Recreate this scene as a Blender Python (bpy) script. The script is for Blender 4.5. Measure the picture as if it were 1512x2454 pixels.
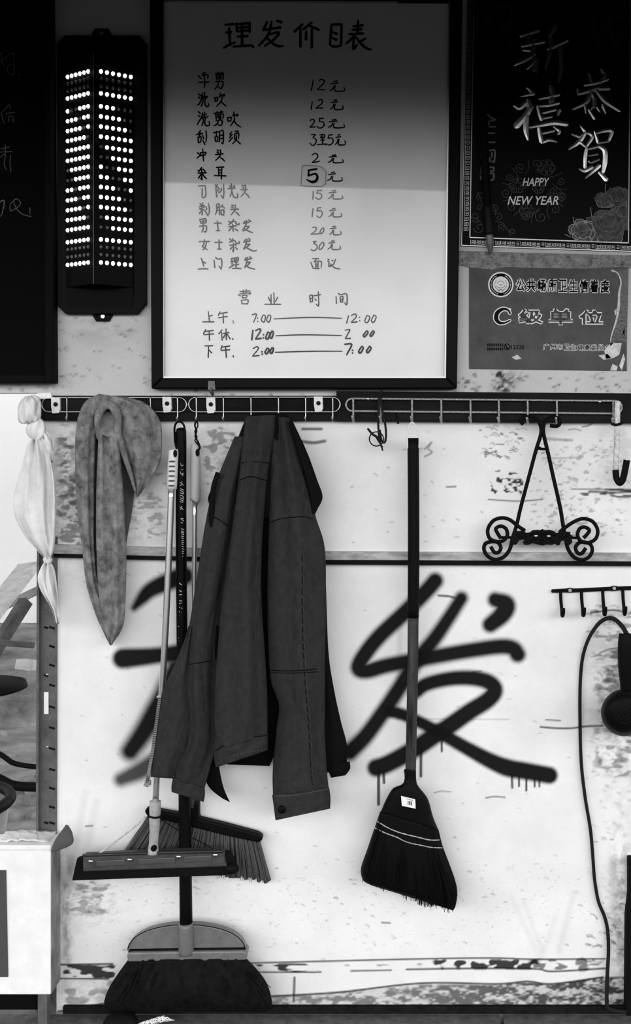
import bpy, bmesh, math, random
import numpy as np
from mathutils import Vector
random.seed(7); RNG = np.random.default_rng(7)
SC = bpy.context.scene
COL = SC.collection
for o in list(bpy.data.objects): bpy.data.objects.remove(o)
PI = math.pi

# ------------------------------------------------------------------ camera, sky, exposure
D = 2.6            # camera to wall distance (m); 1000 px of the photograph = 1 m on the wall plane y = 0
CPX, CPY = 950.0, 1023.0
ZF = 2430.0        # photo row where the wall meets the pavement (z = 0)
CX, CZ = CPX/1000, (ZF-CPY)/1000
cam_d = bpy.data.cameras.new('camera'); cam = bpy.data.objects.new('camera', cam_d); COL.objects.link(cam)
cam.location = (CX, -D, CZ); cam.rotation_euler = (PI/2, 0, 0)
cam_d.sensor_fit = 'VERTICAL'; cam_d.sensor_height = 24; cam_d.lens = 24*D/2.454
cam_d.shift_x = (0.756-CX)/2.454; cam_d.shift_y = ((ZF-1227)/1000-CZ)/2.454
cam_d.clip_start = 0.05
SC.camera = cam
SKY = 4.95
wd = bpy.data.worlds.new('overcast_sky'); SC.world = wd; wd.use_nodes = True
nt = wd.node_tree; nt.nodes.clear()
def nd(nt, typ, **kw):
    n = nt.nodes.new(typ)
    for k, v in kw.items():
        if k in n.inputs.keys(): n.inputs[k].default_value = v
        else: setattr(n, k, v)
    return n
tc = nd(nt, 'ShaderNodeTexCoord'); sp = nd(nt, 'ShaderNodeSeparateXYZ'); nt.links.new(tc.outputs['Generated'], sp.inputs[0])
mr = nd(nt, 'ShaderNodeMapRange', interpolation_type='SMOOTHSTEP'); mr.inputs[1].default_value = 0.02; mr.inputs[2].default_value = 0.135
mr.inputs[3].default_value = 0.01; mr.inputs[4].default_value = 1.0
nt.links.new(sp.outputs[2], mr.inputs[0])
m2 = nd(nt, 'ShaderNodeMapRange', interpolation_type='SMOOTHSTEP'); m2.inputs[1].default_value = 0.34; m2.inputs[2].default_value = 0.58
m2.inputs[3].default_value = 1.0; m2.inputs[4].default_value = 0.06
nt.links.new(sp.outputs[2], m2.inputs[0])
nz = nd(nt, 'ShaderNodeTexNoise', Scale=9.0, Detail=5.0); nt.links.new(tc.outputs['Generated'], nz.inputs['Vector'])
m3 = nd(nt, 'ShaderNodeMapRange'); m3.inputs[1].default_value = 0.35; m3.inputs[2].default_value = 0.65; m3.inputs[3].default_value = 0.75; m3.inputs[4].default_value = 1.15
nt.links.new(nz.outputs[0], m3.inputs[0])
p1 = nd(nt, 'ShaderNodeMath', operation='MULTIPLY'); nt.links.new(mr.outputs[0], p1.inputs[0]); nt.links.new(m2.outputs[0], p1.inputs[1])
p2 = nd(nt, 'ShaderNodeMath', operation='MULTIPLY'); nt.links.new(p1.outputs[0], p2.inputs[0]); nt.links.new(m3.outputs[0], p2.inputs[1])
p3 = nd(nt, 'ShaderNodeMath', operation='MULTIPLY'); nt.links.new(p2.outputs[0], p3.inputs[0]); p3.inputs[1].default_value = SKY
bg = nd(nt, 'ShaderNodeBackground'); nt.links.new(p3.outputs[0], bg.inputs['Strength']); bg.inputs[0].default_value = (1, 1, 1, 1)
ow = nd(nt, 'ShaderNodeOutputWorld'); nt.links.new(bg.outputs[0], ow.inputs[0])
SC.view_settings.view_transform = 'Standard'; SC.view_settings.look = 'None'
SC.view_settings.exposure = 0.0; SC.view_settings.gamma = 1.0; SC.view_settings.use_curve_mapping = False

# ------------------------------------------------------------------ helpers
def W(px, py, t=0.0):
    """world point seen at photo pixel (px, py) at a distance t in front of the wall"""
    s = (D-t)/D
    return Vector((CX+(px-CPX)*.001*s, -t, CZ+(CPY-py)*.001*s))

def mat(name, v, rough=.7, metal=0., n_amt=0., n_scale=30., bump=0., b_scale=200., emit=0., stretch=None, lo=None, spec=.5):
    if v < .05 and metal == 0 and spec == .5: spec = .06; v *= .3
    m = bpy.data.materials.new(name); m.use_nodes = True
    t = m.node_tree; b = t.nodes['Principled BSDF']
    b.inputs['Base Color'].default_value = (v, v, v, 1); b.inputs['Roughness'].default_value = rough
    b.inputs['Metallic'].default_value = metal; b.inputs['Specular IOR Level'].default_value = spec
    if emit:
        b.inputs['Emission Color'].default_value = (1, 1, 1, 1); b.inputs['Emission Strength'].default_value = emit
    co = nd(t, 'ShaderNodeTexCoord'); mp = nd(t, 'ShaderNodeMapping'); t.links.new(co.outputs['Object'], mp.inputs[0])
    if stretch: mp.inputs['Scale'].default_value = stretch
    if n_amt:
        n = nd(t, 'ShaderNodeTexNoise', Scale=n_scale, Detail=6.0, Roughness=.65); t.links.new(mp.outputs[0], n.inputs['Vector'])
        r = nd(t, 'ShaderNodeMapRange'); t.links.new(n.outputs[0], r.inputs[0])
        r.inputs[1].default_value = .3; r.inputs[2].default_value = .7
        r.inputs[3].default_value = v*(1-n_amt) if lo is None else lo; r.inputs[4].default_value = min(.95, v*(1+n_amt))
        t.links.new(r.outputs[0], b.inputs['Base Color'])
    if bump:
        n = nd(t, 'ShaderNodeTexNoise', Scale=b_scale, Detail=4.0); t.links.new(mp.outputs[0], n.inputs['Vector'])
        bp = nd(t, 'ShaderNodeBump', Strength=bump, Distance=.002); t.links.new(n.outputs[0], bp.inputs['Height'])
        t.links.new(bp.outputs[0], b.inputs['Normal'])
    return m

def smooth(pts, per=6, closed=False):
    """Catmull-Rom through points of any dimension"""
    P = [np.array(p, float) for p in pts]
    n = len(P)
    if n < 3: 
        return [P[0]+(P[-1]-P[0])*i/per for i in range(per+1)]
    out = []
    for i in range(n if closed else n-1):
        if closed: a, b, c, d = P[i-1], P[i], P[(i+1) % n], P[(i+2) % n]
        else:
            a = P[i-1] if i else 2*P[0]-P[1]; b = P[i]; c = P[i+1]; d = P[i+2] if i+2 < n else 2*P[-1]-P[-2]
        for k in range(per):
            s = k/per
            out.append(.5*((2*b)+(-a+c)*s+(2*a-5*b+4*c-d)*s*s+(-a+3*b-3*c+d)*s**3))
    if not closed: out.append(P[-1])
    return out

class MB:
    def __init__(s): s.v = []; s.f = []
    def add(s, vs, fs):
        o = len(s.v); s.v += [tuple(v) for v in vs]; s.f += [tuple(i+o for i in f) for f in fs]; return s
    def box(s, a, b):
        (x0, y0, z0), (x1, y1, z1) = a, b
        vs = [(x, y, z) for z in (z0, z1) for y in (y0, y1) for x in (x0, x1)]
        return s.add(vs, [(0, 2, 3, 1), (4, 5, 7, 6), (0, 1, 5, 4), (2, 6, 7, 3), (0, 4, 6, 2), (1, 3, 7, 5)])
    def pbox(s, x0, y0, x1, y1, t0, t1):
        return s.prism([(x0, y0), (x1, y0), (x1, y1), (x0, y1)], t0, t1)
    def prism(s, pts, t0, t1):
        fr = [W(x, y, t1) for x, y in pts]
        area = sum(fr[i].x*fr[(i+1) % len(fr)].z-fr[(i+1) % len(fr)].x*fr[i].z for i in range(len(fr)))
        if area < 0: fr.reverse()
        n = len(fr); bk = [Vector((p.x, -t0, p.z)) for p in fr]
        fs = [tuple(range(n)), tuple(range(2*n-1, n-1, -1))]
        fs += [(i, i+n, (i+1) % n+n, (i+1) % n) for i in range(n)]
        return s.add(fr+bk, fs)
    def tube(s, pts, r, n=8, cap=True):
        P = [Vector(p) for p in pts]; m = len(P)
        R = r if hasattr(r, '__len__') else [r]*m
        tg = [(P[min(i+1, m-1)]-P[max(i-1, 0)]).normalized() for i in range(m)]
        up = Vector((0, 1, 0)) if abs(tg[0].y) < .9 else Vector((1, 0, 0))
        u = tg[0].cross(up).normalized(); vs = []
        for i in range(m):
            u = (u-tg[i]*u.dot(tg[i]))
            u = u.normalized() if u.length > 1e-9 else tg[i].orthogonal().normalized()
            w = tg[i].cross(u)
            vs += [P[i]+(u*math.cos(2*PI*k/n)+w*math.sin(2*PI*k/n))*R[i] for k in range(n)]
        fs = [(i*n+k, i*n+(k+1) % n, (i+1)*n+(k+1) % n, (i+1)*n+k) for i in range(m-1) for k in range(n)]
        if cap: fs += [tuple(range(n-1, -1, -1)), tuple(range((m-1)*n, m*n))]
        return s.add(vs, fs)
    def ptube(s, pts, r, n=8, per=6):
        q = smooth(pts, per) if per > 1 else pts
        rr = r if not hasattr(r, '__len__') else np.interp(np.linspace(0, 1, len(q)), np.linspace(0, 1, len(r)), r)
        return s.tube([W(*p) for p in q], rr, n)
    def ribbon(s, pts, w, t, th=.0004, per=5, raise_=0.):
        """flat brush stroke on a plane at depth t, width w px (number or list along the stroke)"""
        if len(pts) == 2 and per > 2: q = smooth(pts, 2)
        else: q = smooth(pts, per) if per > 1 else [np.array(p, float) for p in pts]
        m = len(q); ws = np.interp(np.linspace(0, 1, m), np.linspace(0, 1, len(w)), w) if hasattr(w, '__len__') else np.full(m, w)
        tg = [q[min(i+1, m-1)]-q[max(i-1, 0)] for i in range(m)]
        tg = [g/(np.hypot(*g)+1e-9) for g in tg]
        L = []; R = []
        for i in range(m):
            nn = np.array([-tg[i][1], tg[i][0]])*ws[i]/2
            L.append(q[i]+nn); R.append(q[i]-nn)
        h0 = q[0]-tg[0]*ws[0]*.42; h1 = q[-1]+tg[-1]*ws[-1]*.42
        a0 = (L[0]+h0)/2-tg[0]*ws[0]*.13; b0 = (R[0]+h0)/2-tg[0]*ws[0]*.13
        a1 = (L[-1]+h1)/2+tg[-1]*ws[-1]*.13; b1 = (R[-1]+h1)/2+tg[-1]*ws[-1]*.13
        Lp = [a0]+L+[a1]; Rp = [b0]+R+[b1]; C = [h0]+list(q)+[h1]
        k = len(Lp); vs = []
        for l, c, r in zip(Lp, C, Rp):
            vs += [W(l[0], l[1], t), W(c[0], c[1], t+raise_), W(r[0], r[1], t)]
        fs = []
        for i in range(k-1):
            a = 3*i
            fs += [(a, a+1, a+4, a+3), (a+1, a+2, a+5, a+4)]
        base = len(vs)
        for l, r in zip(Lp, Rp):
            vs += [W(l[0], l[1], t-th), W(r[0], r[1], t-th)]
        for i in range(k-1):
            a = 3*i; b = base+2*i
            fs += [(a+3, b+2, b, a), (a+2, b+1, b+3, a+5)]
        fs += [(1, 0, base, base+1, 2), (3*k-3, 3*k-2, 3*k-1, base+2*k-1, base+2*k-2)]
        return s.add(vs, fs)
    def loft(s, L, R, tcen, hd, per=8, n=28, fold=None, power=.8, front_only=False):
        """closed draped shell between a left and a right outline (photo pixels)"""
        m = len(L)
        tcen = tcen if hasattr(tcen, '__len__') else [tcen]*m
        hd = hd if hasattr(hd, '__len__') else [hd]*m
        rows = smooth([(*l, *r, np.interp(i/(m-1), np.linspace(0, 1, len(tcen)), tcen), np.interp(i/(m-1), np.linspace(0, 1, len(hd)), hd))
                       for i, (l, r) in enumerate(zip(L, R))], per)
        s.rows = rows; s.fold = fold; s.power = power
        vs = []
        k = len(rows)
        for i, r in enumerate(rows):
            v = i/(k-1)
            for j in range(n):
                a = 2*PI*j/n
                u = math.copysign(abs(math.cos(a))**power, math.cos(a))
                q = math.sin(a)
                x = (r[0]+r[2])/2+(r[2]-r[0])/2*u; y = (r[1]+r[3])/2+(r[3]-r[1])/2*u
                t = r[4]+r[5]*math.copysign(abs(q)**.9, q)
                if fold: t += fold(u, v)*(.35+.65*max(0, q)) if q > -.2 else fold(u, v)*.3
                vs.append(W(x, y, max(t, .002)))
        fs = [(i*n+j, i*n+(j+1) % n, (i+1)*n+(j+1) % n, (i+1)*n+j) for i in range(k-1) for j in range(n)]
        fs += [tuple(range(n-1, -1, -1)), tuple(range((k-1)*n, k*n))]
        return s.add(vs, fs)
    def ell(s, c, r, nu=16, nv=10, noise=0.):
        c = Vector(c); vs = []
        for i in range(nv+1):
            th = PI*i/nv
            for j in range(nu):
                ph = 2*PI*j/nu
                k = 1+noise*math.sin(3*ph+2.1*th)+noise*.7*math.sin(5*ph-3*th+1)
                vs.append(c+Vector((r[0]*math.sin(th)*math.cos(ph)*k, r[1]*math.sin(th)*math.sin(ph)*k, r[2]*math.cos(th))))
        fs = [(i*nu+j, i*nu+(j+1) % nu, (i+1)*nu+(j+1) % nu, (i+1)*nu+j) for i in range(nv) for j in range(nu)]
        return s.add(vs, fs)
    def disc(s, px, py, r, t0, t1, n=24):
        return s.prism([(px+r*math.cos(2*PI*k/n), py+r*math.sin(2*PI*k/n)) for k in range(n)], t0, t1)
    def build(s, name, m, parent=None, smooth=False, bevel=0., sub=0, label=None, kind=None):
        me = bpy.data.meshes.new(name); me.from_pydata(s.v, [], s.f); me.update()
        bm = bmesh.new(); bm.from_mesh(me); bmesh.ops.recalc_face_normals(bm, faces=bm.faces); bm.to_mesh(me); bm.free()
        if smooth: me.polygons.foreach_set('use_smooth', [True]*len(me.polygons))
        o = bpy.data.objects.new(name, me); COL.objects.link(o)
        if m: me.materials.append(m)
        if parent is not None:
            o.parent = parent
            if parent.type == 'EMPTY': o.location = -Vector(parent.location)
        if bevel:
            b = o.modifiers.new('bevel', 'BEVEL'); b.width = bevel; b.segments = 2; b.limit_method = 'ANGLE'
        if sub:
            q = o.modifiers.new('sub', 'SUBSURF'); q.levels = sub; q.render_levels = sub
        if label: o['label'] = label
        if kind: o['kind'] = kind
        return o

def thing(name, label, cat, loc=(0, 0, 0), group=None):
    o = bpy.data.objects.new(name, None); COL.objects.link(o); o.location = loc; o.empty_display_size = .05
    o['label'] = label; o['category'] = cat
    if group: o['group'] = group
    return o
def tag(o, label, cat, group=None):
    o['label'] = label; o['category'] = cat
    if group: o['group'] = group
    return o
def struct(o): o['kind'] = 'structure'; return o

def surf_t(mb, x, y):
    """front depth of a loft at photo pixel (x, y)"""
    best = min(mb.rows, key=lambda r: abs((r[1]+r[3])/2+(r[3]-r[1])*((x-(r[0]+r[2])/2)/(r[2]-r[0]+1e-6))-y))
    i = next(k for k, r in enumerate(mb.rows) if r is best)
    u = (x-(best[0]+best[2])/2)/((best[2]-best[0])/2+1e-6); u = max(-.97, min(.97, u))
    a = math.acos(math.copysign(abs(u)**(1/mb.power), u)); q = math.sin(a)
    t = best[4]+best[5]*q**.9
    if mb.fold: t += mb.fold(u, i/(len(mb.rows)-1))*(.35+.65*q)
    return t

def glyph_mesh(mb, body, bbox, t, offset=0., shear=0., th=.0003):
    """built-in lettering fitted into a photo-pixel box"""
    c = bpy.data.curves.new('lettering', 'FONT'); c.body = body; c.offset = offset; c.shear = shear; c.resolution_u = 4
    o = bpy.data.objects.new('lettering', c); COL.objects.link(o)
    dg = bpy.context.evaluated_depsgraph_get(); dg.update()
    me = o.evaluated_get(dg).to_mesh()
    co = np.array([v.co[:] for v in me.vertices]); fs = [tuple(p.vertices) for p in me.polygons]
    o.evaluated_get(dg).to_mesh_clear(); bpy.data.objects.remove(o); bpy.data.curves.remove(c)
    lo = co.min(0); hi = co.max(0); x0, y0, x1, y1 = bbox
    vs = [W(x0+(x1-x0)*(p[0]-lo[0])/(hi[0]-lo[0]), y1-(y1-y0)*(p[1]-lo[1])/(hi[1]-lo[1]), t) for p in co]
    mb.add(vs, fs)
    # outline loops in photo pixels, from the edges that belong to one face only
    cnt = {}
    for f in fs:
        for a, b in zip(f, f[1:]+f[:1]): cnt[(min(a, b), max(a, b))] = cnt.get((min(a, b), max(a, b)), 0)+1
    nb = {}
    for (a, b), c in cnt.items():
        if c == 1: nb.setdefault(a, []).append(b); nb.setdefault(b, []).append(a)
    P2d = [(x0+(x1-x0)*(p[0]-lo[0])/(hi[0]-lo[0]), y1-(y1-y0)*(p[1]-lo[1])/(hi[1]-lo[1])) for p in co]
    loops = []; seen = set()
    for st in nb:
        if st in seen: continue
        lp = [st]; seen.add(st); cur = st
        while True:
            nx_ = [q for q in nb[cur] if q not in seen]
            if not nx_: break
            cur = nx_[0]; seen.add(cur); lp.append(cur)
        if len(lp) > 2: loops.append([P2d[i] for i in lp+[st]])
    return loops

# ------------------------------------------------------------------ materials
M_frame = mat('black_lacquer', .012, .45, bump=.1)
M_black = mat('black_plastic', .012, .5)
M_iron = mat('black_wrought_iron', .012, .55, bump=.3, b_scale=300)
M_wood = mat('dark_varnished_wood', .035, .7, n_amt=.5, n_scale=20, stretch=(.12, 1, 1), bump=.3)
M_ledge = mat('weathered_batten', .38, .8, n_amt=.55, n_scale=60, stretch=(.35, 1, 1), bump=.4)
M_darkmetal = mat('dark_angle_iron', .02, .6)
M_steel = mat('galvanised_wire', .55, .35, 1.0)
M_coated = mat('corroded_wire', .45, .45, .9, n_amt=.6, n_scale=300, bump=.8, b_scale=700)
M_chrome = mat('brushed_steel_tube', .80, .27, .95)
M_white = mat('white_plastic', .75, .45)
M_plate = mat('zinc_plate', .70, .5, .0, n_amt=.2, n_scale=300)
M_paper = mat('white_board_paper', .86, .8, n_amt=.03, n_scale=12)
M_ink = mat('black_marker_ink', .018, .8)
M_fadeink = mat('worn_marker_ink', .035, .85, n_amt=.6, n_scale=400)
M_towel = mat('grey_terry_towel', .19, .95, n_amt=.65, n_scale=38, bump=.9, b_scale=420, spec=.1)
M_rag = mat('white_cotton_cloth', .74, .9, n_amt=.14, n_scale=22, bump=.3, b_scale=300, spec=.15)
M_jacket = mat('charcoal_canvas', .029, .95, n_amt=.22, n_scale=60, bump=.35, b_scale=900, spec=.08)
def wrinkle(m, scale, dist, strength=.6, stretch=(1, 1, .35)):
    t = m.node_tree; b = t.nodes['Principled BSDF']; co = nd(t, 'ShaderNodeTexCoord'); mp = nd(t, 'ShaderNodeMapping'); mp.inputs['Scale'].default_value = stretch
    t.links.new(co.outputs['Object'], mp.inputs[0])
    n = nd(t, 'ShaderNodeTexNoise', Scale=scale, Detail=3.0, Distortion=.6); t.links.new(mp.outputs[0], n.inputs['Vector'])
    bp = nd(t, 'ShaderNodeBump', Strength=strength, Distance=dist); t.links.new(n.outputs[0], bp.inputs['Height'])
    if b.inputs['Normal'].links: t.links.new(b.inputs['Normal'].links[0].from_socket, bp.inputs['Normal'])
    t.links.new(bp.outputs[0], b.inputs['Normal'])
wrinkle(M_jacket, 22, .02, .75); wrinkle(M_towel, 24, .014, .6); wrinkle(M_rag, 34, .012, .6, (1, 1, .25))
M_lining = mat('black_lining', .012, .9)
M_collar = mat('dark_collar_cloth', .016, .85, bump=.4, b_scale=300)
M_zip = mat('zipper_metal', .4, .4, .8)
M_bristle = mat('black_plastic_bristle', .012, .55)
M_bristle_grey = mat('grey_bristle', .075, .7, n_amt=.3, n_scale=80)
M_bluegrey = mat('translucent_grey_plastic', .14, .4, n_amt=.2, n_scale=40)
M_poster = mat('dark_glossy_card', .012, .5)
M_gold = mat('embossed_gold_foil', .9, .22, 1.0, bump=.12, b_scale=700)
M_goldline = mat('thin_gold_print', .40, .35, .6)
M_goldfaint = mat('faint_gold_print', .06, .6)
M_goldbright = mat('pale_gold_print', .75, .5, .2)
M_petal = mat('petal_print', .0501, .7, n_amt=.8, n_scale=70)
M_sheet = mat('grey_notice_sheet', .0505, .6, n_amt=.45, n_scale=16, bump=.12, b_scale=40)
M_tape = mat('crinkled_clear_tape', .10, .2, n_amt=.95, n_scale=60, bump=1.0, b_scale=130)
M_noticewhite = mat('white_print', .85, .7)
M_noticeblack = mat('black_print', .012, .8)
M_post = mat('galvanised_post', .085, .65, .0, n_amt=.35, n_scale=40)
M_cab = mat('white_painted_metal', .84, .6, n_amt=.07, n_scale=25)
M_cabdark = mat('dark_grey_panel', .055, .6)
M_ground = mat('dark_pavement', .036, spec=.2, rough=.9, n_amt=.5, n_scale=6, bump=.4)
M_kerb = mat('stone_kerb', .09, .9, n_amt=.5, n_scale=40, bump=.5)
M_rubble = mat('dusty_yard_ground', .22, .95, n_amt=.6, n_scale=5, bump=.6, b_scale=40)
M_soffit = mat('dark_awning', .03, .9)
M_outwall = mat('white_yard_wall', .85, .9, n_amt=.04, n_scale=2)
M_plank = mat('grey_timber', .42, .85, n_amt=.4, n_scale=15, stretch=(.2, 1, 1))
M_rubber = mat('black_rubber', .018, .6)
M_led = mat('lit_led', .9, .4, emit=5.0)
M_ledoff = mat('unlit_led', .10, .3)
M_cord = mat('dark_grey_cord', .045, .5)

# ------------------------------------------------------------------ wall with its paint, cracks, dirt and a painted handle shadow
def seg_dist(X, Y, pts):
    d = np.full(X.shape, 1e9)
    for (x0, y0), (x1, y1) in zip(pts[:-1], pts[1:]):
        dx, dy = x1-x0, y1-y0; L2 = dx*dx+dy*dy+1e-9
        s = np.clip(((X-x0)*dx+(Y-y0)*dy)/L2, 0, 1)
        d = np.minimum(d, np.hypot(X-x0-s*dx, Y-y0-s*dy))
    return d
def vnoise(X, Y, sx, sy, seed):
    r = np.random.default_rng(seed); g = r.random((256, 256))
    x = X/sx; y = Y/sy; xi = np.floor(x).astype(int); yi = np.floor(y).astype(int); fx = x-xi; fy = y-yi
    fx = fx*fx*(3-2*fx); fy = fy*fy*(3-2*fy)
    a = g[yi % 256, xi % 256]; b = g[yi % 256, (xi+1) % 256]; c = g[(yi+1) % 256, xi % 256]; d = g[(yi+1) % 256, (xi+1) % 256]
    return a*(1-fx)*(1-fy)+b*fx*(1-fy)+c*(1-fx)*fy+d*fx*fy
def fbm(X, Y, sx, sy, seed):
    out = 0; amp = .5
    for k in range(4):
        c, q = math.cos(.5*k), math.sin(.5*k)
        out = out+amp*vnoise(X*c+Y*q*.4+53*k, Y*c-X*q*.1+91*k, sx, sy, seed+k); sx *= .5; sy *= .5; amp *= .55
    return out/(.5*(1-.55**4)/.45)
def sst(x, a, b):
    t = np.clip((x-a)/(b-a), 0, 1); return t*t*(3-2*t)

G = [(800, 1360, 2.52)]
def g2(pts): return [(800+x/2.52, 1360+y/2.52) for x, y in pts]
SPRAY = [  # (points px, radius list px, softness, strength)
 (g2([(612, 80), (560, 140), (430, 270), (280, 410), (190, 520), (148, 605), (200, 625), (330, 590), (600, 540), (800, 505), (1000, 478), (1080, 488), (1110, 525)]), [20, 20, 19, 20], 8, .995),
 (g2([(770, 185), (690, 310), (600, 440), (500, 560), (400, 720), (300, 870), (190, 1020), (95, 1115)]), [17, 19, 20, 21], 9, .995),
 (g2([(975, 195), (1040, 222), (1015, 285), (945, 345)]), [19, 24, 20], 8, .995),
 (g2([(490, 755), (560, 705), (700, 672), (830, 668), (930, 690), (972, 740), (930, 800), (820, 870), (700, 955), (600, 1020), (520, 1075), (430, 1130), (320, 1188), (255, 1210)]), [17, 20, 22, 22], 7, .995),
 (g2([(340, 870), (420, 890), (540, 945), (660, 1010), (800, 1090), (950, 1170), (1050, 1210), (1150, 1228), (1300, 1255)]), [15, 15, 17, 22, 21], 6, .995),
 ([(322, 1456), (339, 1436), (361, 1414), (403, 1394), (440, 1380)], [9, 17, 22, 24], 9, .995),
 ([(294, 1578), (347, 1574), (403, 1568), (450, 1562)], [25, 20, 22], 8, .995),
 ([(420, 1600), (385, 1680), (350, 1745), (312, 1800)], [22, 28, 24], 14, .995),
 ([(400, 1805), (340, 1845), (290, 1868)], [22, 22, 17], 12, .92),
]
DRIPS = [([(270, 1225), (270, 1430)], 4.5), ([(300, 1230), (303, 1300)], 4), ([(526, 1095), (525, 1260)], 4.5), ([(650, 1035), (652, 1110)], 3.2),
         ([(1075, 1250), (1077, 1330)], 3.4), ([(1118, 1260), (1118, 1320)], 3), ([(1162, 1270), (1162, 1347)], 3.2), ([(1210, 1270), (1213, 1323)], 3), ([(1240, 1270), (1241, 1323)], 3)]
def z2(pts, x0, y0, k): return [(x0+x/k, y0+y/k) for x, y in pts]
CR = []   # dark hair cracks / scratches: (pts, radius, strength)
k6 = 1.658
CR += [(z2([(0, 262), (280, 255), (700, 245), (960, 242), (1130, 247), (1410, 245)], 600, 2150, k6), 2.0, .9),
       ([(145, 2312), (270, 2310)], 2.2, .95), ([(145, 2345), (260, 2346)], 2.0, .9),
       (z2([(20, 298), (280, 298)], 600, 2150, k6), 2.0, .9), (z2([(400, 293), (560, 290)], 600, 2150, k6), 1.8, .9),
       (z2([(620, 287), (900, 283), (1130, 285), (1200, 295), (1410, 283)], 600, 2150, k6), 2.2, .9),
       (z2([(60, 395), (350, 378), (680, 342), (980, 345), (1100, 335), (1200, 345), (1400, 318)], 600, 2150, k6), 2.4, .9),
       ([(140, 2424), (230, 2408), (300, 2398)], 2.4, .9), (z2([(175, 320), (172, 410)], 600, 2150, k6), 3, .8),
       ([(1295, 1742), (1330, 1745), (1372, 1745), (1400, 1741), (1445, 1739)], 2.2, .9), ([(1308, 1725), (1343, 1727)], 1.6, .8),
       ([(1415, 1469), (1440, 1465), (1470, 1462), (1495, 1466)], 1.8, .9), ([(1438, 1564), (1460, 1556), (1480, 1553)], 1.5, .8),
       ([(1018, 1076), (1034, 1060), (1026, 1075), (1035, 1084), (1018, 1094)], 2.0, .6),
       ([(1170, 1197), (1240, 1201), (1300, 1197)], 1.6, .8), ([(1412, 1178), (1470, 1180), (1512, 1178)], 3.0, .75), ([(1370, 1172), (1512, 1173)], 1.6, .7),
       ([(1310, 1051), (1345, 1054), (1370, 1055)], 3.5, .45), ([(1362, 1030), (1378, 1028), (1392, 1032)], 1.5, .6),
       ([(1395, 1023), (1410, 1020), (1422, 1013)], 1.6, .8), ([(1300, 1098), (1345, 1098), (1390, 1096)], 2.2, .35),
       ([(1070, 1167), (1092, 1166)], 1.8, .8), ([(950, 1723), (1220, 1724)], .9, .35), ([(1164, 1912), (1186, 1909), (1210, 1911)], 1.6, .8),
       ([(1050, 1427), (1075, 1429), (1090, 1433)], 2.6, .85), ([(1133, 1610), (1153, 1608)], 1.6, .7), ([(205, 1980), (222, 1979)], 1.6, .8),
       ([(725, 1028), (770, 1028)], 3.5, .75), ([(722, 1058), (752, 1061), (778, 1057)], 4, .75), ([(915, 2211), (935, 2212)], 1.8, .8), ([(1040, 1900), (1058, 1896), (1080, 1898)], 1.2, .6)]
r_ = random.Random(3)
zones = [  # x0,y0,x1,y1,count,len,rad,strength
 (1150, 1020, 1250, 1100, 26, 14, 1.3, .6), (1280, 1040, 1500, 1300, 46, 10, 2.0, .45),
 (800, 1020, 1160, 1320, 22, 9, 1.5, .45), (150, 1360, 1500, 1980, 70, 9, .9, .35), (160, 1980, 1500, 2300, 75, 9, 1.2, .5),
 (1400, 1450, 1512, 1520, 26, 16, 3.0, .5), (1420, 1560, 1500, 1680, 46, 16, 4.0, .38), (1410, 1700, 1512, 1860, 46, 12, 3.0, .3), (1430, 1860, 1512, 2300, 46, 8, 3.0, .22),
 (1380, 2160, 1512, 2300, 30, 18, 2.0, .6), (1080, 890, 1260, 945, 26, 9, 2.5, .7), (1260, 890, 1512, 945, 16, 12, 1.8, .6), (135, 760, 360, 940, 44, 16, 1.5, .5), (340, 915, 800, 948, 16, 12, 2.0, .6), (10, 918, 135, 945, 14, 10, 1.8, .5)]
for x0, y0, x1, y1, c, ln, rad, stg in zones:
    for _ in range(c):
        x = r_.uniform(x0, x1); y = r_.uniform(y0, y1); l = ln*r_.uniform(.3, 1.2); a = r_.gauss(0, .22)
        CR.append(([(x, y), (x+l*.5*math.cos(a), y+l*.5*math.sin(a)), (x+l*math.cos(a+.3), y+l*math.sin(a+.3))], rad*r_.uniform(.5, 1.25), stg*r_.uniform(.5, 1.1)))
STREAK = [([(170, 2060), (165, 2130)], 10, .3), ([(205, 1900), (168, 2100)], 9, .10), ([(230, 1920), (200, 2080)], 9, .09), ([(1225, 2150), (1290, 2290)], 6, .08), ([(1255, 2160), (1300, 2280)], 6, .08), ([(1330, 2200), (1300, 2290)], 6, .07),
          ([(1470, 2060), (1472, 2170), (1490, 2290)], 9, .25), ([(1375, 2140), (1340, 2280)], 7, .10), ([(958, 1500), (955, 1720)], 6, .14), ([(150, 2100), (160, 2320)], 9, .25), ([(260, 1080), (175, 1220)], 26, .14), ([(520, 1040), (560, 1130)], 30, .18), ([(350, 1130), (395, 1290)], 22, .14)]  # the streak just left of the broom handle is its cast shadow, painted in

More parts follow.
